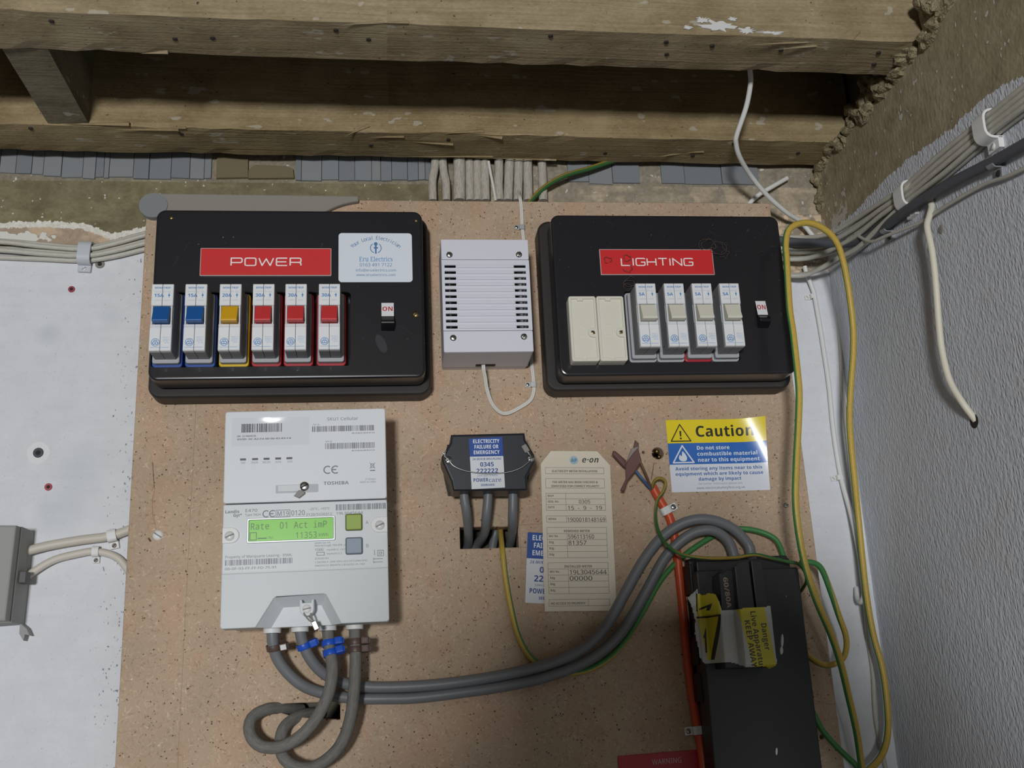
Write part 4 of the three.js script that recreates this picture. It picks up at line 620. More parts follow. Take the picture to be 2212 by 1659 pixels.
// ---------- connector block ----------
const helpTex = print(29, 44.5, 22, (c, w, h) => {
  c.fillStyle = '#dfe2e6'; c.fillRect(0, 0, w, h); c.fillStyle = '#1d4a9c'; c.fillRect(0, 0, w, 16.6); const D = '#23448f';
  txt(c, 'ELECTRICITY', 14.5, 5.2, 4.6, { align: 'center', weight: 'bold', fit: 23, colour: '#eef1f5' }); txt(c, 'FAILURE OR', 14.5, 10, 4.6, { align: 'center', weight: 'bold', fit: 21, colour: '#eef1f5' }); txt(c, 'EMERGENCY', 14.5, 14.8, 4.6, { align: 'center', weight: 'bold', fit: 22.6, colour: '#eef1f5' });
  txt(c, '24 HOUR HELPLINE', 14.5, 20, 2.5, { align: 'center', font: 'serif', style: 'italic', weight: 'bold', fit: 25, colour: D }); txt(c, '0345', 14.5, 25.2, 5.2, { align: 'center', weight: 'bold', fit: 12, colour: D }); txt(c, '222222', 14.5, 31, 5.4, { align: 'center', weight: 'bold', fit: 19, colour: D });
  txt(c, 'Lines open 24 hours', 14.5, 33.4, 1.8, { align: 'center', font: 'serif', style: 'italic', colour: D }); txt(c, 'POWER', 2.2, 38.4, 4.3, { weight: 'bold', fit: 13, colour: D }); txt(c, 'care', 15.4, 38.4, 5, { font: 'serif', style: 'italic', fit: 11, colour: D }); txt(c, 'SEEBOARD', 14.5, 42.4, 2.5, { align: 'center', weight: 'bold', fit: 12, colour: D });
});
const helpMat = std({ map: helpTex, roughness: 0.35 });
{
  const t = thing('connector_block', 'black eared cable connector block with a blue helpline label', 'connector', [83, 162, 18]);
  part(t, 'base', plate(poly([[49, 210], [117, 210], [122, 192], [122, 182], [118, 166], [49, 166], [46, 182], [45, 192]]), 18, 34, 1), col(0x2a2a2d, 0.5));
  part(t, 'cover', plate(poly(G.conn), 34, 66, 2.2, 3), col(0x20242c, 0.4));
  part(t, 'helpline_label', uvXY(plate(poly([[66, 207.2], [95, 208.3], [95.5, 163.7], [66.9, 162.9]]), 66.02, 66.25), 66.2, 163, 29.2, 45), helpMat, 'blue and white label');
  screw(t, 47.7, 188.6, 65.9, 3.6, 0.6); screw(t, 118.9, 188.6, 65.9, 3.6, 0.4);
  part(t, 'seal_wire', tube([[44, 192, 68], [47.7, 188.5, 68.4], [52, 183, 68.4], [62, 178.6, 68], [78, 176, 67.4], [96, 176.4, 67.4], [108, 179.4, 68], [116, 184.6, 68.4], [118.9, 188.6, 68.4], [117, 193, 68], [114.6, 196, 68]], 0.55, { k: 7 }), M.steel);
  const f = box(-2.4, -3.6, -1.3, 2.4, 3.6, 1.3, 0.8); f.rotateZ(0.5); f.translate(114.6, 197, 68); part(t, 'seal_ferrule', f, M.lead);
  part(t, 'wire_twist', mergeGeometries([tube([[46, 190, 68], [44, 193.5, 69], [42.6, 195, 69]], 0.6, { k: 6 }), tube([[45, 191, 68], [45, 195, 69], [46, 196, 69.5]], 0.6, { k: 6 })]), M.steel);
}
cable('supply_cable', 'short grey cable under the connector block, closest to the meter', 'conA', 4.1, M.grey, 'grey cables under the connector block'); cable('supply_cable', 'middle grey cable under the connector block, bending sideways', 'conB', 4.1, M.grey, 'grey cables under the connector block'); cable('supply_cable', 'short grey cable under the connector block, closest to the paper tag', 'conC', 4.1, M.grey, 'grey cables under the connector block'); cable('supply_cable', 'grey cable showing only inside the rectangular board opening', 'conD', 4.1, M.grey, 'grey cables under the connector block');
cable('earth_cable', 'green and yellow earth cable rising out of the rectangular board opening', 'earthHole', 2.5, M.earth, 'earth cables', { turn: 0.05, twist: 0.55 });
// ---------- tag, stickers ----------
{
  const w = 64, h = 143.6, s = new THREE.Shape([[-w / 2, -h / 2], [w / 2, -h / 2], [w / 2, h / 2 - 13], [w / 2 - 11.5, h / 2], [-w / 2 + 9.5, h / 2], [-w / 2, h / 2 - 12]].map(([x, y]) => new THREE.Vector2(x, y)));
  const g = uvXY(plate(s, 0, 0.6), -w / 2, -h / 2, w, h); g.rotateZ(-0.026); g.translate(164.6, 132.6, 20);
  single('paper_tag', 'cream installation tag filled in by hand, hung on the board', 'tag', [164.6, 61, 20], g, std({ roughness: 0.75, map: print(w, h, 14, (c) => {
    c.fillStyle = '#e4dac6'; c.fillRect(0, 0, w, h); const D = '#6a655c', I = '#2e2c2a'; c.strokeStyle = '#8f897d'; c.lineWidth = 0.35;
    c.fillStyle = '#a9c2d0'; c.beginPath(); c.arc(30.6, 8.4, 3.9, 0, 7); c.fill(); txt(c, 'AP', 30.6, 10.2, 4.4, { align: 'center', weight: 'bold', colour: '#54788e' }); txt(c, 'e·on', 37.4, 10.6, 7.6, { style: 'italic', weight: 'bold', fit: 16, colour: '#4c4a48' });
    const B = (x, y, q, r) => c.strokeRect(x, y, q, r), L = (x0, y0, x1, y1) => { c.beginPath(); c.moveTo(x0, y0); c.lineTo(x1, y1); c.stroke(); };
    B(4, 15.4, 54, 5.6); txt(c, 'ELECTRICITY METER INSTALLATION', 31, 19.4, 2.9, { align: 'center', weight: 'bold', fit: 42, colour: D });
    B(4, 25.6, 54, 8.6); txt(c, 'THE METER HAS BEEN CHECKED &', 31, 29.4, 2.8, { align: 'center', weight: 'bold', fit: 42, colour: D }); txt(c, 'IDENTIFIED FOR CORRECT POLARITY', 31, 33, 2.8, { align: 'center', weight: 'bold', fit: 44, colour: D });
    B(4, 39, 54, 15.6); L(4, 44.2, 58, 44.2); L(4, 49.4, 58, 49.4); L(22, 39, 22, 54.6); ['MOP', 'SEAL No.', 'DATE'].forEach((q, i) => txt(c, q, 5.4, 42.6 + i * 5.2, 2.5, { weight: 'bold', colour: D })); txt(c, '0305', 33.5, 48.6, 4.6, { style: 'italic', fit: 11, colour: I }); txt(c, '15  -  9  -  19', 23, 53.8, 5, { style: 'italic', fit: 32, colour: I });
    B(4, 59.6, 54, 5.6); L(22, 59.6, 22, 65.2); txt(c, 'MPAN', 5.4, 63.6, 2.5, { weight: 'bold', colour: D }); txt(c, '1900018148169', 22.4, 64.4, 5, { style: 'italic', fit: 35, colour: I });
    for (const [y, q, n, r] of [[70, 'REMOVED METER', '596113160', '81357'], [101.4, 'INSTALLED METER', '19L3045644', '00000']]) { B(4, y, 54, 27); for (let i = 1; i < 5; i++) L(4, y + i * 5.4, 58, y + i * 5.4); L(22, y + 5.4, 22, y + 27); txt(c, q, 31, y + 4, 2.9, { align: 'center', weight: 'bold', colour: D }); ['Mtr No', 'Rdg', 'Rdg', 'Rdg'].forEach((k, i) => txt(c, k, 5.4, y + 9 + i * 5.4, 2.5, { weight: 'bold', colour: D })); txt(c, n, 22.6, y + 10, 5.2, { style: 'italic', fit: y > 90 ? 34 : 24, colour: I }); txt(c, r, 22.6, y + 15.4, 5.2, { style: 'italic', fit: y > 90 ? 21 : 17, colour: I }); }
    B(4, 133.4, 54, 5.6); L(39, 133.4, 39, 139); txt(c, 'NO ACCESS TO PROPERTY', 5.4, 137.4, 2.8, { weight: 'bold', fit: 31, colour: D }); }) }));
}
{ const g = uvXY(plate(rrect(0, -62, 40, 0, 1), 0, 0.3), 0, -62, 40, 62); g.rotateZ(-0.085); g.translate(119.4, 131.8, 18.02); single('helpline_sticker', 'larger blue and white helpline sticker half hidden behind the paper tag', 'sticker', [135, 70, 18], g, helpMat); }
{
  const x0 = 254.6, y0 = 164.4, w = 93.3, h = 68.4, q = new THREE.PlaneGeometry(w, h, 90, 30), p = q.attributes.position;
  for (let i = 0; i < p.count; i++) { const X = p.getX(i) + w / 2, Y = p.getY(i) + h / 2, s = Math.max(0, X - 68 + 0.4 * (Y - 44)); p.setZ(i, 0.15 + 0.0082 * s * s); }
  q.translate(x0 + w / 2, y0 + h / 2, 18.02); q.computeVertexNormals();
  single('caution_sticker', 'yellow, blue and white caution sticker about combustible material', 'sticker', [301, 164, 18], q, phys({ roughness: 0.3, clearcoat: 0.8, clearcoatRoughness: 0.12, map: print(w, h, 14, (c) => {
    c.fillStyle = '#e4e8f0'; c.fillRect(0, 0, w, h); c.fillStyle = '#f0d81d'; c.fillRect(0, 0, w, 22.4); c.fillStyle = '#2e6cc0'; c.fillRect(0, 22.4, w, 20.2); c.lineJoin = 'round';
    c.strokeStyle = '#2c2a20'; c.lineWidth = 1; c.beginPath(); c.moveTo(13, 4.4); c.lineTo(22.4, 20.4); c.lineTo(3.6, 20.4); c.closePath(); c.stroke(); txt(c, '!', 13, 18.8, 11, { align: 'center', weight: 'bold', colour: '#2c2a20' }); txt(c, 'Caution', 27, 17, 14.5, { weight: 'bold', fit: 57, colour: '#2c2a26' });
    c.strokeStyle = '#e8edf5'; c.lineWidth = 1.3; c.beginPath(); c.moveTo(13.6, 24.8); c.lineTo(23.4, 40.8); c.lineTo(3.8, 40.8); c.closePath(); c.stroke(); c.fillStyle = '#e8edf5'; c.beginPath(); c.moveTo(13.4, 30); c.bezierCurveTo(18, 34, 18.6, 39.6, 14, 39.6); c.bezierCurveTo(8, 39.6, 9, 35, 11, 33); c.bezierCurveTo(11.4, 35, 12.4, 35, 12.6, 34); c.bezierCurveTo(12.8, 32, 12.8, 31, 13.4, 30); c.fill();
    ['Do not store', 'combustible material', 'near to this equipment'].forEach((s, i) => txt(c, s, 27, 28.6 + i * 5.7, 5, { weight: 'bold', fit: [32, 58, 59.5][i], colour: '#e8edf5' }));
    ['Avoid storing any items near to this', 'equipment which are likely to cause', 'damage by impact'].forEach((s, i) => txt(c, s, 46.6, 48.2 + i * 5, 4.4, { weight: 'bold', align: 'center', fit: [83, 84, 41][i], colour: '#3a67b0' }));
    txt(c, 'For further information please visit', 46.6, 62.4, 2.6, { align: 'center', fit: 42, colour: '#8f98a8' }); txt(c, 'www.electricalsafetyfirst.org.uk', 46.6, 65.6, 2.8, { align: 'center', fit: 46, colour: '#6c7482' }); }) }));
}
{ const g = uvXY(plate(rrect(0, -60, 84, 0, 0.8), 0, 1.2, 0.2), 0, -60, 84, 60); g.rotateZ(0.026); g.translate(187, -60.7, 18.02); single('warning_label', 'dark red warning label low on the board under the thick cables', 'label', [225, -120, 18], g, std({ roughness: 0.4, map: print(84, 60, 10, (c, w, h) => { c.fillStyle = '#b5182a'; c.fillRect(0, 0, w, h); txt(c, 'WARNING', 42, 9.4, 5.6, { align: 'center', fit: 26, colour: '#c9b6b8' }); }) })); }
// ---------- orange flex with taped end ----------
{
  const t = thing('orange_flex', 'orange flex running down the board with brown taped bare end', 'cable', [259, -100, 18]);
  part(t, 'sheath', tube(K.orange, 4), M.orange); part(t, 'blue_core', tube(K.blue, 1.3), M.wireBlue); part(t, 'brown_core', tube(K.brown, 1.2), M.wireBrown);
  const w = part(t, 'tape_wrap', plate(poly(G.wrapFront), 34, 37, 1), M.tape, 'brown tape folded over the wire ends'); const a = plate(poly(G.wrapArm), 27, 33, 1.6); part(w, 'tape_end', a, M.tape); part(w, 'tape_end', plate(poly(G.wrapTip), 32, 35, 0.8), M.tape); part(w, 'tape_fold', plate(poly(G.wrapFold), 36.4, 40, 0.9), M.tapeGrey);
}
cable('earth_wire', 'thin green and yellow wire trailing from the orange flex across the black cut-out', 'thinGY', 1.45, std({ map: gyTex, color: 0xc9c8b8, roughness: 0.6 }), 'earth cables', { turn: 0.2, twist: 2.2 });
clip('cable_clip', 'white clip holding the upper end of the orange flex', [246.4, 147, 18], [0.42, -0.9, 0], [0, 0, 1], 8.4, 7.8, 7, M.white, 'clips on the orange flex', -1, M.steel, 2.8);
clip('cable_clip', 'white clip on the orange flex just above the red warning label', [258, -43, 18], [0.06, -1, 0], [0, 0, 1], 8.4, 7.8, 7, M.white, 'clips on the orange flex', 1, M.steel, 2.6);
{ const t = thing('board_screw', 'bright screw in the chipboard below a dark crack', 'screw', [-201.2, 138.5, 18]); screw(t, -201.2, 138.5, 18, 4.3, -0.6, M.white); }
{ const t = thing('board_screw', 'small steel screw on the board beneath the caution sticker', 'screw', [362.9, 149, 18]); screw(t, 361.6, 149.6, 18, 2.4, 0.3); }
// ---------- cut-out ----------
{
  const t = thing('service_cutout', 'big black service cut-out with a torn yellow danger label', 'cut-out', [303, -140, 18]);
  part(t, 'back_plate', plate(rrect(260, -140, 351, 102, 2), 18, 34, 1), M.iso); part(t, 'top_shroud', plate(rrect(263, 60, 348, 98.6, 2), 34, 46, 1.4), M.iso);
  part(t, 'cover', plate(rrect(258, -140, 349, 88.6, 2.4), 34, 61, 1.2), M.iso);
  for (const [y0, y1] of [[70, 96], [-20, 4], [10, 34]]) part(t, 'side_lug', box(256.4, y0, 24, 259, y1, 46, 1), M.isoDark);
  const fc = part(t, 'fuse_carrier', plate(poly([[267.5, 6], [310, 6], [309, 86.6], [277, 86.6], [271, 82]]), 58, 84, 1.4), M.iso);
  part(fc, 'grip', plate(poly([[281.5, 8], [296, 8], [294.8, 92], [286, 92], [282, 87.6]]), 84, 92, 0.8), M.iso); part(fc, 'grip', plate(poly([[297.6, 8], [309, 8], [306.2, 92], [296.4, 92]]), 84, 92, 0.8), M.iso);
  const rt = print(12, 34, 20, (c, w, h) => { c.fillStyle = '#232426'; c.fillRect(0, 0, w, h); txt(c, '60/80A', 3.4, 3.2, 6.6, { rot: Math.PI / 2, fit: 27, weight: 'bold', colour: '#98866f' }); });
  const f = flat(-5, -16, 5, 16, 0); f.rotateZ(0.04); f.translate(276, 67, 84.2); part(fc, 'rating_mark', f, std({ map: rt, roughness: 0.42 }));
  // torn danger label draped over the carrier
  const inside = (x, y) => { let k = false; for (let i = 0, j = G.torn.length - 1; i < G.torn.length; j = i++) { const [a, b] = G.torn[i], [c, d] = G.torn[j]; if ((b > y) !== (d > y) && x < (c - a) * (y - b) / (d - b) + a) k = !k; } return k; };
  const lift = (x, y) => { const top = y > 50 ? 4 : 0; const base = 61.8 + 22.8 * sst(262 - top, 268, x) * (1 - sst(309.5, 313, x)), up = 8.2 * sst(279.5, 282, x) * (1 - sst(308.6, 310, x)); return (y < 5 ? 62 + (base - 62) * sst(0, 5, y) : base) + (y < 8 ? up * sst(2, 8, y) : up) + 0.5 * fbm(x / 4, y / 6, 66) + (x > 311 || x < 255 ? 3 * fbm(x / 5, y / 5, 67) : 0); };
  const pos = [], uv = [], st = 0.8; const tr = [];
  for (let x = 242; x < 320; x += st) for (let y = 0; y < 76; y += st) if (inside(x + st / 2, y + st / 2)) { const q = [[x, y], [x + st, y], [x + st, y + st], [x, y + st]]; for (const k of [0, 1, 2, 0, 2, 3]) { pos.push(q[k][0], q[k][1], lift(...q[k]) + 0.4); uv.push((q[k][0] - 242) / 78, q[k][1] / 76); } }
  const g = new THREE.BufferGeometry(); g.setAttribute('position', new THREE.Float32BufferAttribute(pos, 3)); g.setAttribute('uv', new THREE.Float32BufferAttribute(uv, 2)); const gm = mergeVertices(g); gm.computeVertexNormals();
  part(t, 'danger_label', gm, std({ roughness: 0.38, side: THREE.DoubleSide, map: print(78, 76, 16, (c) => {
    c.fillStyle = '#b9bab6'; c.fillRect(0, 0, 78, 76); const Y = '#c9bd2a', K2 = '#1f1d1c';
    c.fillStyle = Y; c.beginPath(); c.moveTo(38.5, 23); c.lineTo(61, 21); c.lineTo(66, 71); c.lineTo(49, 73); c.lineTo(46, 66); c.closePath(); c.fill();
    c.fillStyle = Y; c.beginPath(); c.moveTo(14, 8); c.lineTo(24, 6); c.lineTo(27, 22); c.lineTo(25, 30); c.lineTo(22, 62); c.lineTo(18, 62); c.lineTo(12, 22); c.closePath(); c.fill();
    c.strokeStyle = K2; c.lineWidth = 1.4; c.beginPath(); c.moveTo(14, 7); c.lineTo(12.4, 22); c.moveTo(24.5, 9); c.lineTo(28, 22); c.moveTo(11.5, 27); c.lineTo(25.6, 27); c.lineTo(21.4, 62); c.stroke(); c.lineWidth = 1.6; c.beginPath(); c.moveTo(15, 20.5); c.lineTo(21, 18); c.lineTo(20, 22); c.moveTo(17, 44); c.lineTo(18.4, 40); c.lineTo(17.6, 56); c.stroke();
    for (const [s, x, y, l] of [['Danger', 56.6, 35, 22], ['Live Apparatus', 48.6, 25, 47], ['KEEP AWAY', 43, 32, 38]]) txt(c, s, x, y, 6.4, { rot: Math.PI / 2 - 0.06, weight: 'bold', fit: l, colour: '#3a3a2a' }); }) }), 'torn yellow and white danger label');
  for (const [x, y, w, h] of [[327, 27, 2, 9], [325.4, 19, 2.4, 5], [320, 11, 0.8, 2.4], [311.6, -61, 1.4, 4.6], [335, 64, 0.5, 0.8]]) { const d = new THREE.SphereGeometry(1, 12, 8); d.scale(w / 2 * 1.3, h / 2 * 1.3, 0.7); d.rotateZ(-0.15); d.translate(x, y, 61); part(t, 'paint_drip', d, M.white); }
}
// ---------- loose earth cables and white cables beside the board ----------
cable('earth_cable', 'long looped green and yellow earth cable hanging over the lighting box edge', 'bigGY', 3, M.earth, 'earth cables', { turn: 0.7, twist: -0.13 });
cable('earth_cable', 'short looped green and yellow earth cable beside the black cut-out', 'loopGY', 2.6, M.earth, 'earth cables', { turn: 0.3, twist: 0.8 });
cable('earth_cable', 'green and yellow earth cable emerging low behind the cut-out', 'lowGY', 2.6, M.earth, 'earth cables', { turn: 0.35 });
cable('earth_cable', 'dusty green and yellow earth cable slanting up under the joist', 'topGY', 2.7, std({ map: gyTex, color: 0xb9b8a8, roughness: 0.8 }), 'earth cables', { turn: 0.0 });
cable('white_cable', 'white cable clipped down the narrow white wall strip, turned up at its end', 'whiteA', 2.3, M.white, 'white cables at the corner'); cable('white_cable', 'off-white cable running down the inside wall corner', 'whiteB', 2, M.flex, 'white cables at the corner');
cable('white_cable', 'white cable dropping from between the joists to the corner', 'ceil', 2.4, M.white, 'white cables at the corner'); cable('white_cable', 'short white cable end crossing above the lighting box corner', 'stub', 2.4, M.white, 'white cables at the corner');
clip('cable_clip', 'upper white clip on the cable down the white wall strip', [430.2, 369.5, WALL_Z], [0.1, -1, 0], [0, 0, 1], 5, 6, 5, M.white, 'clips on the corner cable', 1, M.white, 2);
clip('cable_clip', 'lower white clip on the cable down the white wall strip', [432.4, 181, WALL_Z], [0.1, -1, 0], [0, 0, 1], 5, 6, 5, M.white, 'clips on the corner cable', 1, M.white, 2);
// ---------- cables along the side wall ----------
for (let i = 0; i < 8; i++) {
  const a = i % 4, b = (i / 4) | 0, dx = b * 5.2, tight = (a - 1.5) * 4.7, s = rr(-1, 1), q = (a - 1.5) * 7.4 + s * 3.5;
  const pts = [[448 - dx, 362 + tight, 620], [448 - dx, 374 + tight, 420], [448 - dx, 380 + tight, 345], [448.6 - dx, 385 + tight, 291], [448 - dx, 388.5 + tight * 1.1 + s, 228], [448.6 - dx, 393 + tight, 163], [447 - dx, 396 + q * 0.75, 118], [445 - dx, 398 + q, 74], [441 - dx * 1.4, 401 + q, 34 + b * 6], [430 - dx, 403 + q * 1.25, 12 + b * 6], [414, 406 + q * 1.5, -2 + b * 5], [392, 410 + q * 1.5, -9 + b * 3], [372, 411 + q * 1.3, -11 + b * 3]];
  cable('grey_flex', `${['lowest', 'second lowest', 'second highest', 'topmost'][a]} flex on the ${b ? 'room' : 'wall'} side of the strapped side-wall bundle`, pts, 2.35, M.flex, 'bundle along the side wall');
}
single('conduit', 'dark grey thick cable clipped to the side wall under the bundle', 'cable', [447, 300, 620], tube([[445, 296, 620], [445, 334, 420], [445, 350, 330], [445, 359, 283], [443, 370, 225], [443, 379, 164], [445, 385, 112], [444, 391, 76], [439, 398, 52], [424, 408, 30], [408, 416, 14], [392, 424, 2], [374, 430, -8]], 4.2), M.conduit);
cable('thin_flex', 'thin off-white flex sagging below the dark cable on the side wall', [[448, 312, 480], [448, 336, 322], [448, 349, 270], [447, 357, 217], [446, 361, 179], [440, 370, 132], [438, 376, 105], [440, 392, 80], [444, 404, 60], [444, 412, 40], [440, 420, 20], [428, 424, 4]], 1.5, M.flex);
cable('hanging_cable', 'cream cable hanging down the side wall into a hole', [[446, 394, 150], [443, 396, 172], [446, 391, 184], [449.6, 380, 191], [448.6, 368, 194], [444, 358, 196], [440, 348, 197], [440, 327, 198], [440, 303, 196], [440, 266, 190], [440, 243, 188], [441, 218, 190], [445, 198, 196], [453, 183, 197]], 2.7, col(0xd9d4c2, 0.5));
clip('saddle', 'white saddle on the flex bundle, far one by the frame edge', [WALL_X, 385.5, 291], [0, -0.06, 1], [-1, 0, 0], 20, 12.5, 15, M.white, 'saddles on the flex bundle', 1, M.white, 3); clip('saddle', 'white saddle on the flex bundle closest to the corner', [WALL_X, 393, 163], [0, -0.06, 1], [-1, 0, 0], 20, 12.5, 15, M.white, 'saddles on the flex bundle', 1, M.white, 3);
clip('cable_clip', 'grey clip on the dark cable away from the corner', [WALL_X, 357.5, 290], [0, -0.18, 1], [-1, 0, 0], 9, 9.4, 9, col(0x8f9296, 0.5), 'clips on the dark cable', 1, M.slot, 3); clip('cable_clip', 'grey clip on the dark cable near the corner', [WALL_X, 383.6, 120], [0, -0.12, 1], [-1, 0, 0], 9, 9.4, 9, col(0x9a9c9e, 0.5), 'clips on the dark cable', 1, M.slot, 3);
// ---------- cables above the board ----------
[['t1', 4], ['t2', 4], ['t3', 5.8], ['t4', 4], ['t5', 3.9], ['t6', 4.3], ['t7', 4.4], ['t8', 4.5], ['t9', 4.4], ['t10', 4.5], ['t11', 4.3]].forEach(([k, r], i) => cable('old_cable', i === 0 ? 'pale old cable standing apart at the outer end of the upright row' : i === 2 ? 'thickest of the old grey cables rising above the board' : i === 10 ? 'old grey cable beside the dusty slanting earth cable' : `${['', 'second', '', 'fourth', 'fifth', 'sixth', 'seventh', 'eighth', 'ninth', 'tenth'][i]} upright old cable counting from the pale outer one`, k, r * 1.06, M.cableOld, 'old cables above the board'));
cable('thin_wire', 'thin white twin wire leaning across the old grey cables', 't12', 1.4, M.wire);
{
  const t = thing('edge_strip', 'grey rounded strip lying along the board top behind the power box', 'strip', [-130, 445, 6]);
  const s = new THREE.Shape(); s.moveTo(-214, 436); s.lineTo(-214, 459.6); s.lineTo(-29, 458.6); s.lineTo(-29, 453); s.bezierCurveTo(-38, 451.5, -46, 450, -58, 443); s.lineTo(-70, 436); s.closePath();
  part(t, 'strip', plate(s, 18.1, 24, 1.4), col(0x9a958c, 0.8, { bumpMap: grainTex, bumpScale: 0.0002 }));
  const e = new THREE.CylinderGeometry(13, 13, 7, 28); e.rotateX(Math.PI / 2); e.scale(1, 0.96, 1); e.translate(-219, 446.6, 21.6); part(t, 'rounded_end', e, col(0x86898b, 0.75, { bumpMap: grainTex, bumpScale: 0.0003 }));
}
// ---------- left wall ----------
for (let i = 0; i < 5; i++) { const a = (i - 2) * 4.2, z = WALL_Z + 3 + (i % 2) * 4; cable('flex_cable', `${['lowest', 'second lowest', 'middle', 'second highest', 'topmost'][i]} pale grey flex of the bundle beside the power box`, [[-470, 424 + a * 1.1, z], [-420, 422.5 + a, z], [-366, 420 + a + (i % 2) * 1.5, z], [-328, 417.5 + a * 0.9, z], [-289, 415 + a * 0.8, z + 0.5], [-262, 420 + a * 0.9, z + 1], [-233, 429 + a, z + 0.5], [-205, 436 + a, z]], 2.4, M.flex, 'flex bundle beside the power box'); }
clip('saddle', 'grey plastic saddle strapping the flex bundle beside the power box', [-288.5, 415, WALL_Z], [1, -0.05, 0], [0, 0, 1], 20, 10.5, 12, col(0xc6cbd2, 0.45), undefined, 1, M.clear, 2.6);
{ const p = [[-336, 128, -6], [-324.7, 130.4, -10], [-301.6, 136.6, -14], [-275.2, 140.9, -15.5], [-249.9, 143.8, -15.5], [-232.4, 149.5, -15.5], [-210, 158, -15]]; cable('cream_cable', 'cream cable running straight from the grey box to the board', p, 4.2, col(0xd0c9bc, 0.5), 'cream cables at the grey box'); }
{ const p = [[-336, 94, -6], [-327.8, 100.6, -10], [-315, 112.2, -14], [-297.3, 123.8, -16], [-278.3, 128.8, -16], [-260.8, 130.7, -16], [-242.8, 124.9, -16], [-231.4, 111.6, -16], [-222, 95, -15]]; cable('cream_cable', 'cream cable arching from the grey box down behind the board', p, 3.4, col(0xd3ccc0, 0.5), 'cream cables at the grey box'); }
clip('cable_clip', 'wider white clip on the straight cream cable', [-247.5, 144, WALL_Z], [1, 0.2, 0], [0, 0, 1], 9.4, 8.8, 8, M.white, 'clips on the cream cables', 1, M.lead, 2.4); clip('cable_clip', 'narrow white clip on the arched cream cable', [-260.8, 130.6, WALL_Z], [1, 0, 0], [0, 0, 1], 7.6, 7.4, 6, M.white, 'clips on the cream cables', 1, M.lead, 2.2);
{
  const t = thing('junction_box', 'plain grey junction box at the picture edge feeding two cream cables', 'junction box', [-360, 67, WALL_Z]);
  part(t, 'box', plate(poly([[-410, 66], [-317.5, 70], [-315.6, 150], [-410, 156]]), WALL_Z, 12, 1), M.jbox); part(t, 'cover', plate(poly([[-410, 68.6], [-318.4, 70.6], [-316.4, 149.4], [-410, 153]]), 12, 24, 1.6), M.jbox);
  part(t, 'broken_tab', plate(poly([[-318, 71], [-312, 66], [-309, 60], [-313, 61], [-314, 56], [-318, 62]]), WALL_Z, -10, 0.5), M.jbox); part(t, 'gland', box(-318, 103, -6, -311, 113, 6, 1), col(0x5d5d5b, 0.6));
}
// ---------- cobwebs ----------
function web(label, loops, z) { const t = thing('cobweb', label, 'cobweb', [loops[0][0], loops[0][1], z]); loops.forEach(([x, y, r, k], i) => { const p = []; for (let a = 0; a <= 9; a++) { const q = a / 9 * 6.5 * k + i, s = r * (0.7 + 0.5 * hash(a, i, 6)); p.push([x + Math.cos(q) * s, y + Math.sin(q) * s * 0.85, z + hash(a, i, 9) * 3]); } part(t, 'strand', tube(p, 0.22, { k: 5, n: 40 }), M.webMat ??= col(0x5a4a46, 0.9)); }); }
web('dark tangled cobweb on the black lid beside the lighting nameplate', [[293, 386, 7.5, 1], [295, 387, 6.5, 0.8], [304, 384, 8, 1], [303, 382, 7, 0.7], [308, 378, 5, 0.5]], 72.6);
web('dark tangled cobweb on top of the first 5A breaker', [[216, 346, 5.5, 1], [218, 349, 6, 0.8], [214, 344, 4, 1], [216, 362, 4.5, 0.7], [216, 372, 3.5, 0.9], [198, 370, 3.5, 0.9]], 74.2);
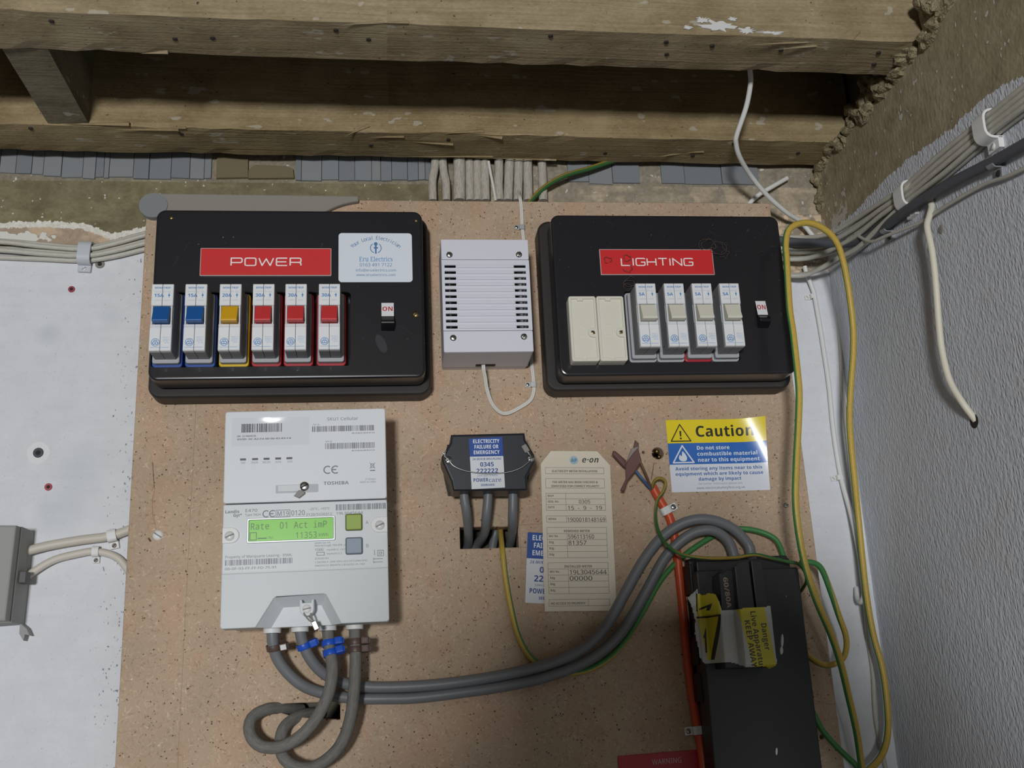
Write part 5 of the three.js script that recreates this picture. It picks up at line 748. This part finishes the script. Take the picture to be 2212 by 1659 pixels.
// ---------- the photographer, who shades the lower part of the board ----------
{
  const skin = [0.50, 0.30, 0.21], coat = [0.035, 0.04, 0.055], jeans = [0.05, 0.06, 0.09], shoe = [0.02, 0.02, 0.02];
  const J = { head: [-110, -85, 1340], crown: [-110, -35, 1350], chin: [-112, -155, 1305], neck: [-110, -210, 1350], chest: [-110, -370, 1360], waist: [-110, -610, 1370], hip: [-110, -760, 1370],
    sl: [-280, -265, 1360], sr: [60, -265, 1360], el: [-300, -205, 1170], er: [130, -205, 1170], wl: [-92, -62, 1000], wr: [128, -62, 1000], hl: [-200, -795, 1370], hr: [-20, -795, 1370], kl: [-215, -1240, 1350], kr: [-5, -1240, 1350], al: [-220, -1630, 1380], ar: [0, -1630, 1380], tl: [-225, -1678, 1230], tr: [10, -1678, 1230] };
  // bones: from, to, radii
  const bones = [['neck', 'chest', 62, 130], ['chest', 'waist', 140, 118], ['waist', 'hip', 118, 138], ['chest', 'sl', 110, 66], ['chest', 'sr', 110, 66], ['sl', 'el', 60, 46], ['sr', 'er', 60, 46], ['el', 'wl', 46, 30], ['er', 'wr', 46, 30], ['hip', 'hl', 110, 92], ['hip', 'hr', 110, 92], ['hl', 'kl', 92, 58], ['hr', 'kr', 92, 58], ['kl', 'al', 58, 42], ['kr', 'ar', 58, 42], ['al', 'tl', 46, 30], ['ar', 'tr', 46, 30], ['neck', 'head', 56, 62]].map(([a, b, r, s]) => [...J[a], ...J[b], r, s]);
  const headBones = [[...J.neck, ...J.head, 54, 62], [...J.head, ...J.crown, 78, 82], [...J.head, ...J.chin, 62, 40], [-110, -110, 1262, -110, -78, 1272, 13, 8], [-192, -100, 1345, -194, -72, 1350, 10, 12], [-28, -100, 1345, -26, -72, 1350, 10, 12], [-130, -132, 1272, -90, -132, 1272, 9, 9]];
  const hand = (s, wx) => { const X = (v) => wx + s * v, b = [[X(0), -62, 1000, X(-14), -6, 972, 28, 26], [X(-14), -6, 972, X(-16), 26, 964, 26, 22]]; // s = -1: thumb towards +x
    for (let f = 0; f < 4; f++) { const y = -26 + f * 19, l = [0.82, 1, 1.04, 0.9][f]; b.push([X(-6), y, 964, X(6), y + 3, 938, 10, 9], [X(6), y + 3, 938, X(-8 - 16 * l), y + 6, 933, 9, 8], [X(-8 - 16 * l), y + 6, 933, X(-14 - 26 * l), y + 6, 937, 8, 7]); }
    b.push([X(-16), -38, 978, X(-32), -30, 968, 13, 11], [X(-32), -30, 968, X(-50), -14, 962, 11, 9]); return b; };
  function meshOf(list, c, half, res, blend) {                   // smooth union of tapered capsules, meshed on a grid
    const mc = new MarchingCubes(res, new THREE.MeshStandardMaterial(), false, false, 120000); mc.isolation = 0;
    const hN = res / 2, step = half / hN, r3 = res * res;
    for (let k = 0; k < res; k++) for (let j = 0; j < res; j++) for (let i = 0; i < res; i++) {
      const x = c[0] + (i - hN) * step, y = c[1] + (j - hN) * step, z = c[2] + (k - hN) * step; let d = 1e9;
      for (const b of list) { const ex = b[3] - b[0], ey = b[4] - b[1], ez = b[5] - b[2], px = x - b[0], py = y - b[1], pz = z - b[2], q = Math.max(0, Math.min(1, (px * ex + py * ey + pz * ez) / (ex * ex + ey * ey + ez * ez))), e = Math.hypot(px - ex * q, py - ey * q, pz - ez * q) - (b[6] + (b[7] - b[6]) * q); const h = Math.max(0, Math.min(1, 0.5 + 0.5 * (d - e) / blend)); d = d > 1e8 ? e : d + (e - d) * h - blend * h * (1 - h); }
      mc.field[k * r3 + j * res + i] = -d;
    }
    mc.update(); const n = mc.count, p = new Float32Array(n * 3); for (let i = 0; i < n; i++) for (let m = 0; m < 3; m++) p[3 * i + m] = c[m] + mc.positionArray[3 * i + m] * half;
    const g = new THREE.BufferGeometry(); g.setAttribute('position', new THREE.BufferAttribute(p, 3)); const w = mergeVertices(g, 0.05); w.computeVertexNormals(); return w;
  }
  const paint = (g, f) => { const p = g.attributes.position, c = new Float32Array(p.count * 3); for (let i = 0; i < p.count; i++) c.set(f(p.getX(i), p.getY(i), p.getZ(i)), 3 * i); g.setAttribute('color', new THREE.BufferAttribute(c, 3)); g.setAttribute('uv', new THREE.BufferAttribute(new Float32Array(p.count * 2), 2)); return g; };
  const body = paint(meshOf(bones, [-60, -795, 1270], 960, 104, 40), (x, y) => y < -1600 ? shoe : y < -710 ? jeans : y > -215 && Math.abs(x + 110) < 75 ? skin : coat);
  const headG = paint(meshOf(headBones, [-110, -95, 1335], 150, 52, 14), () => skin), hl = paint(meshOf(hand(-1, -92), [-72, -12, 966], 92, 48, 5), (x, y) => skin), hr = paint(meshOf(hand(1, 128), [108, -12, 966], 92, 48, 5), (x, y) => skin);
  const t = thing('person', 'person in a dark jacket reaching up with a phone', 'person', [-110, FLOOR_Y, 1370]);
  part(t, 'body', mergeGeometries([body, headG, hl, hr]), std({ vertexColors: true, roughness: 0.8 }));
  const hair = new THREE.SphereGeometry(99, 28, 18, 0, Math.PI * 2, 0, Math.PI * 0.52); hair.rotateX(0.45); hair.scale(0.98, 1, 1.1); hair.translate(-110, -44, 1358); part(t, 'hair', hair, col(0x2a2019, 0.8));
  const ph = thing('phone', 'dark phone held sideways in both hands', 'phone', [15, -20, 946]);
  part(ph, 'case', plate(rrect(-72, -20, 96, 56, 9), 942, 950, 1.5), col(0x222226, 0.4)); part(ph, 'screen', plate(rrect(-68, -16, 92, 52, 6), 950, 950.4), col(0x1a1b20, 0.1));
}
// ---------- the lamp behind the photographer ----------
{
  const t = thing('work_lamp', 'square work lamp on a thin stand behind the photographer', 'lamp', [LAMP.x, FLOOR_Y, LAMP.z + 40]); const dark = col(0x2b2b2d, 0.5), h = LAMP.size / 2;
  const head = new THREE.Matrix4().compose(V(LAMP.x, LAMP.y, LAMP.z), new THREE.Quaternion().setFromRotationMatrix(new THREE.Matrix4().lookAt(V(LAMP.x, LAMP.y, LAMP.z), V(...LAMP.aim), V(0, 1, 0))), V(1, 1, 1));
  const bg = box(-h - 12, -h - 12, 14, h + 12, h + 12, 70, 8); bg.applyMatrix4(head); part(t, 'housing', bg, dark);
  const pg = box(-h, -h, 9, h, h, 14); pg.applyMatrix4(head); part(t, 'diffuser', pg, std({ color: 0xf2f2f0, roughness: 0.6, emissive: 0xffffff, emissiveIntensity: 2 }));
  part(t, 'pole', tube([[LAMP.x, FLOOR_Y + 30, LAMP.z + 60], [LAMP.x, LAMP.y - h, LAMP.z + 60]], 14), dark);
  for (let i = 0; i < 3; i++) { const a = i * 2.094 + 0.4; part(t, 'leg', tube([[LAMP.x, FLOOR_Y + 300, LAMP.z + 60], [LAMP.x + Math.cos(a) * 330, FLOOR_Y + 9, LAMP.z + 60 + Math.sin(a) * 330]], 9), dark); }
}
scene.traverse((o) => { if (o.isMesh) { o.castShadow = true; o.receiveShadow = true; } });
renderer.render(scene, camera);
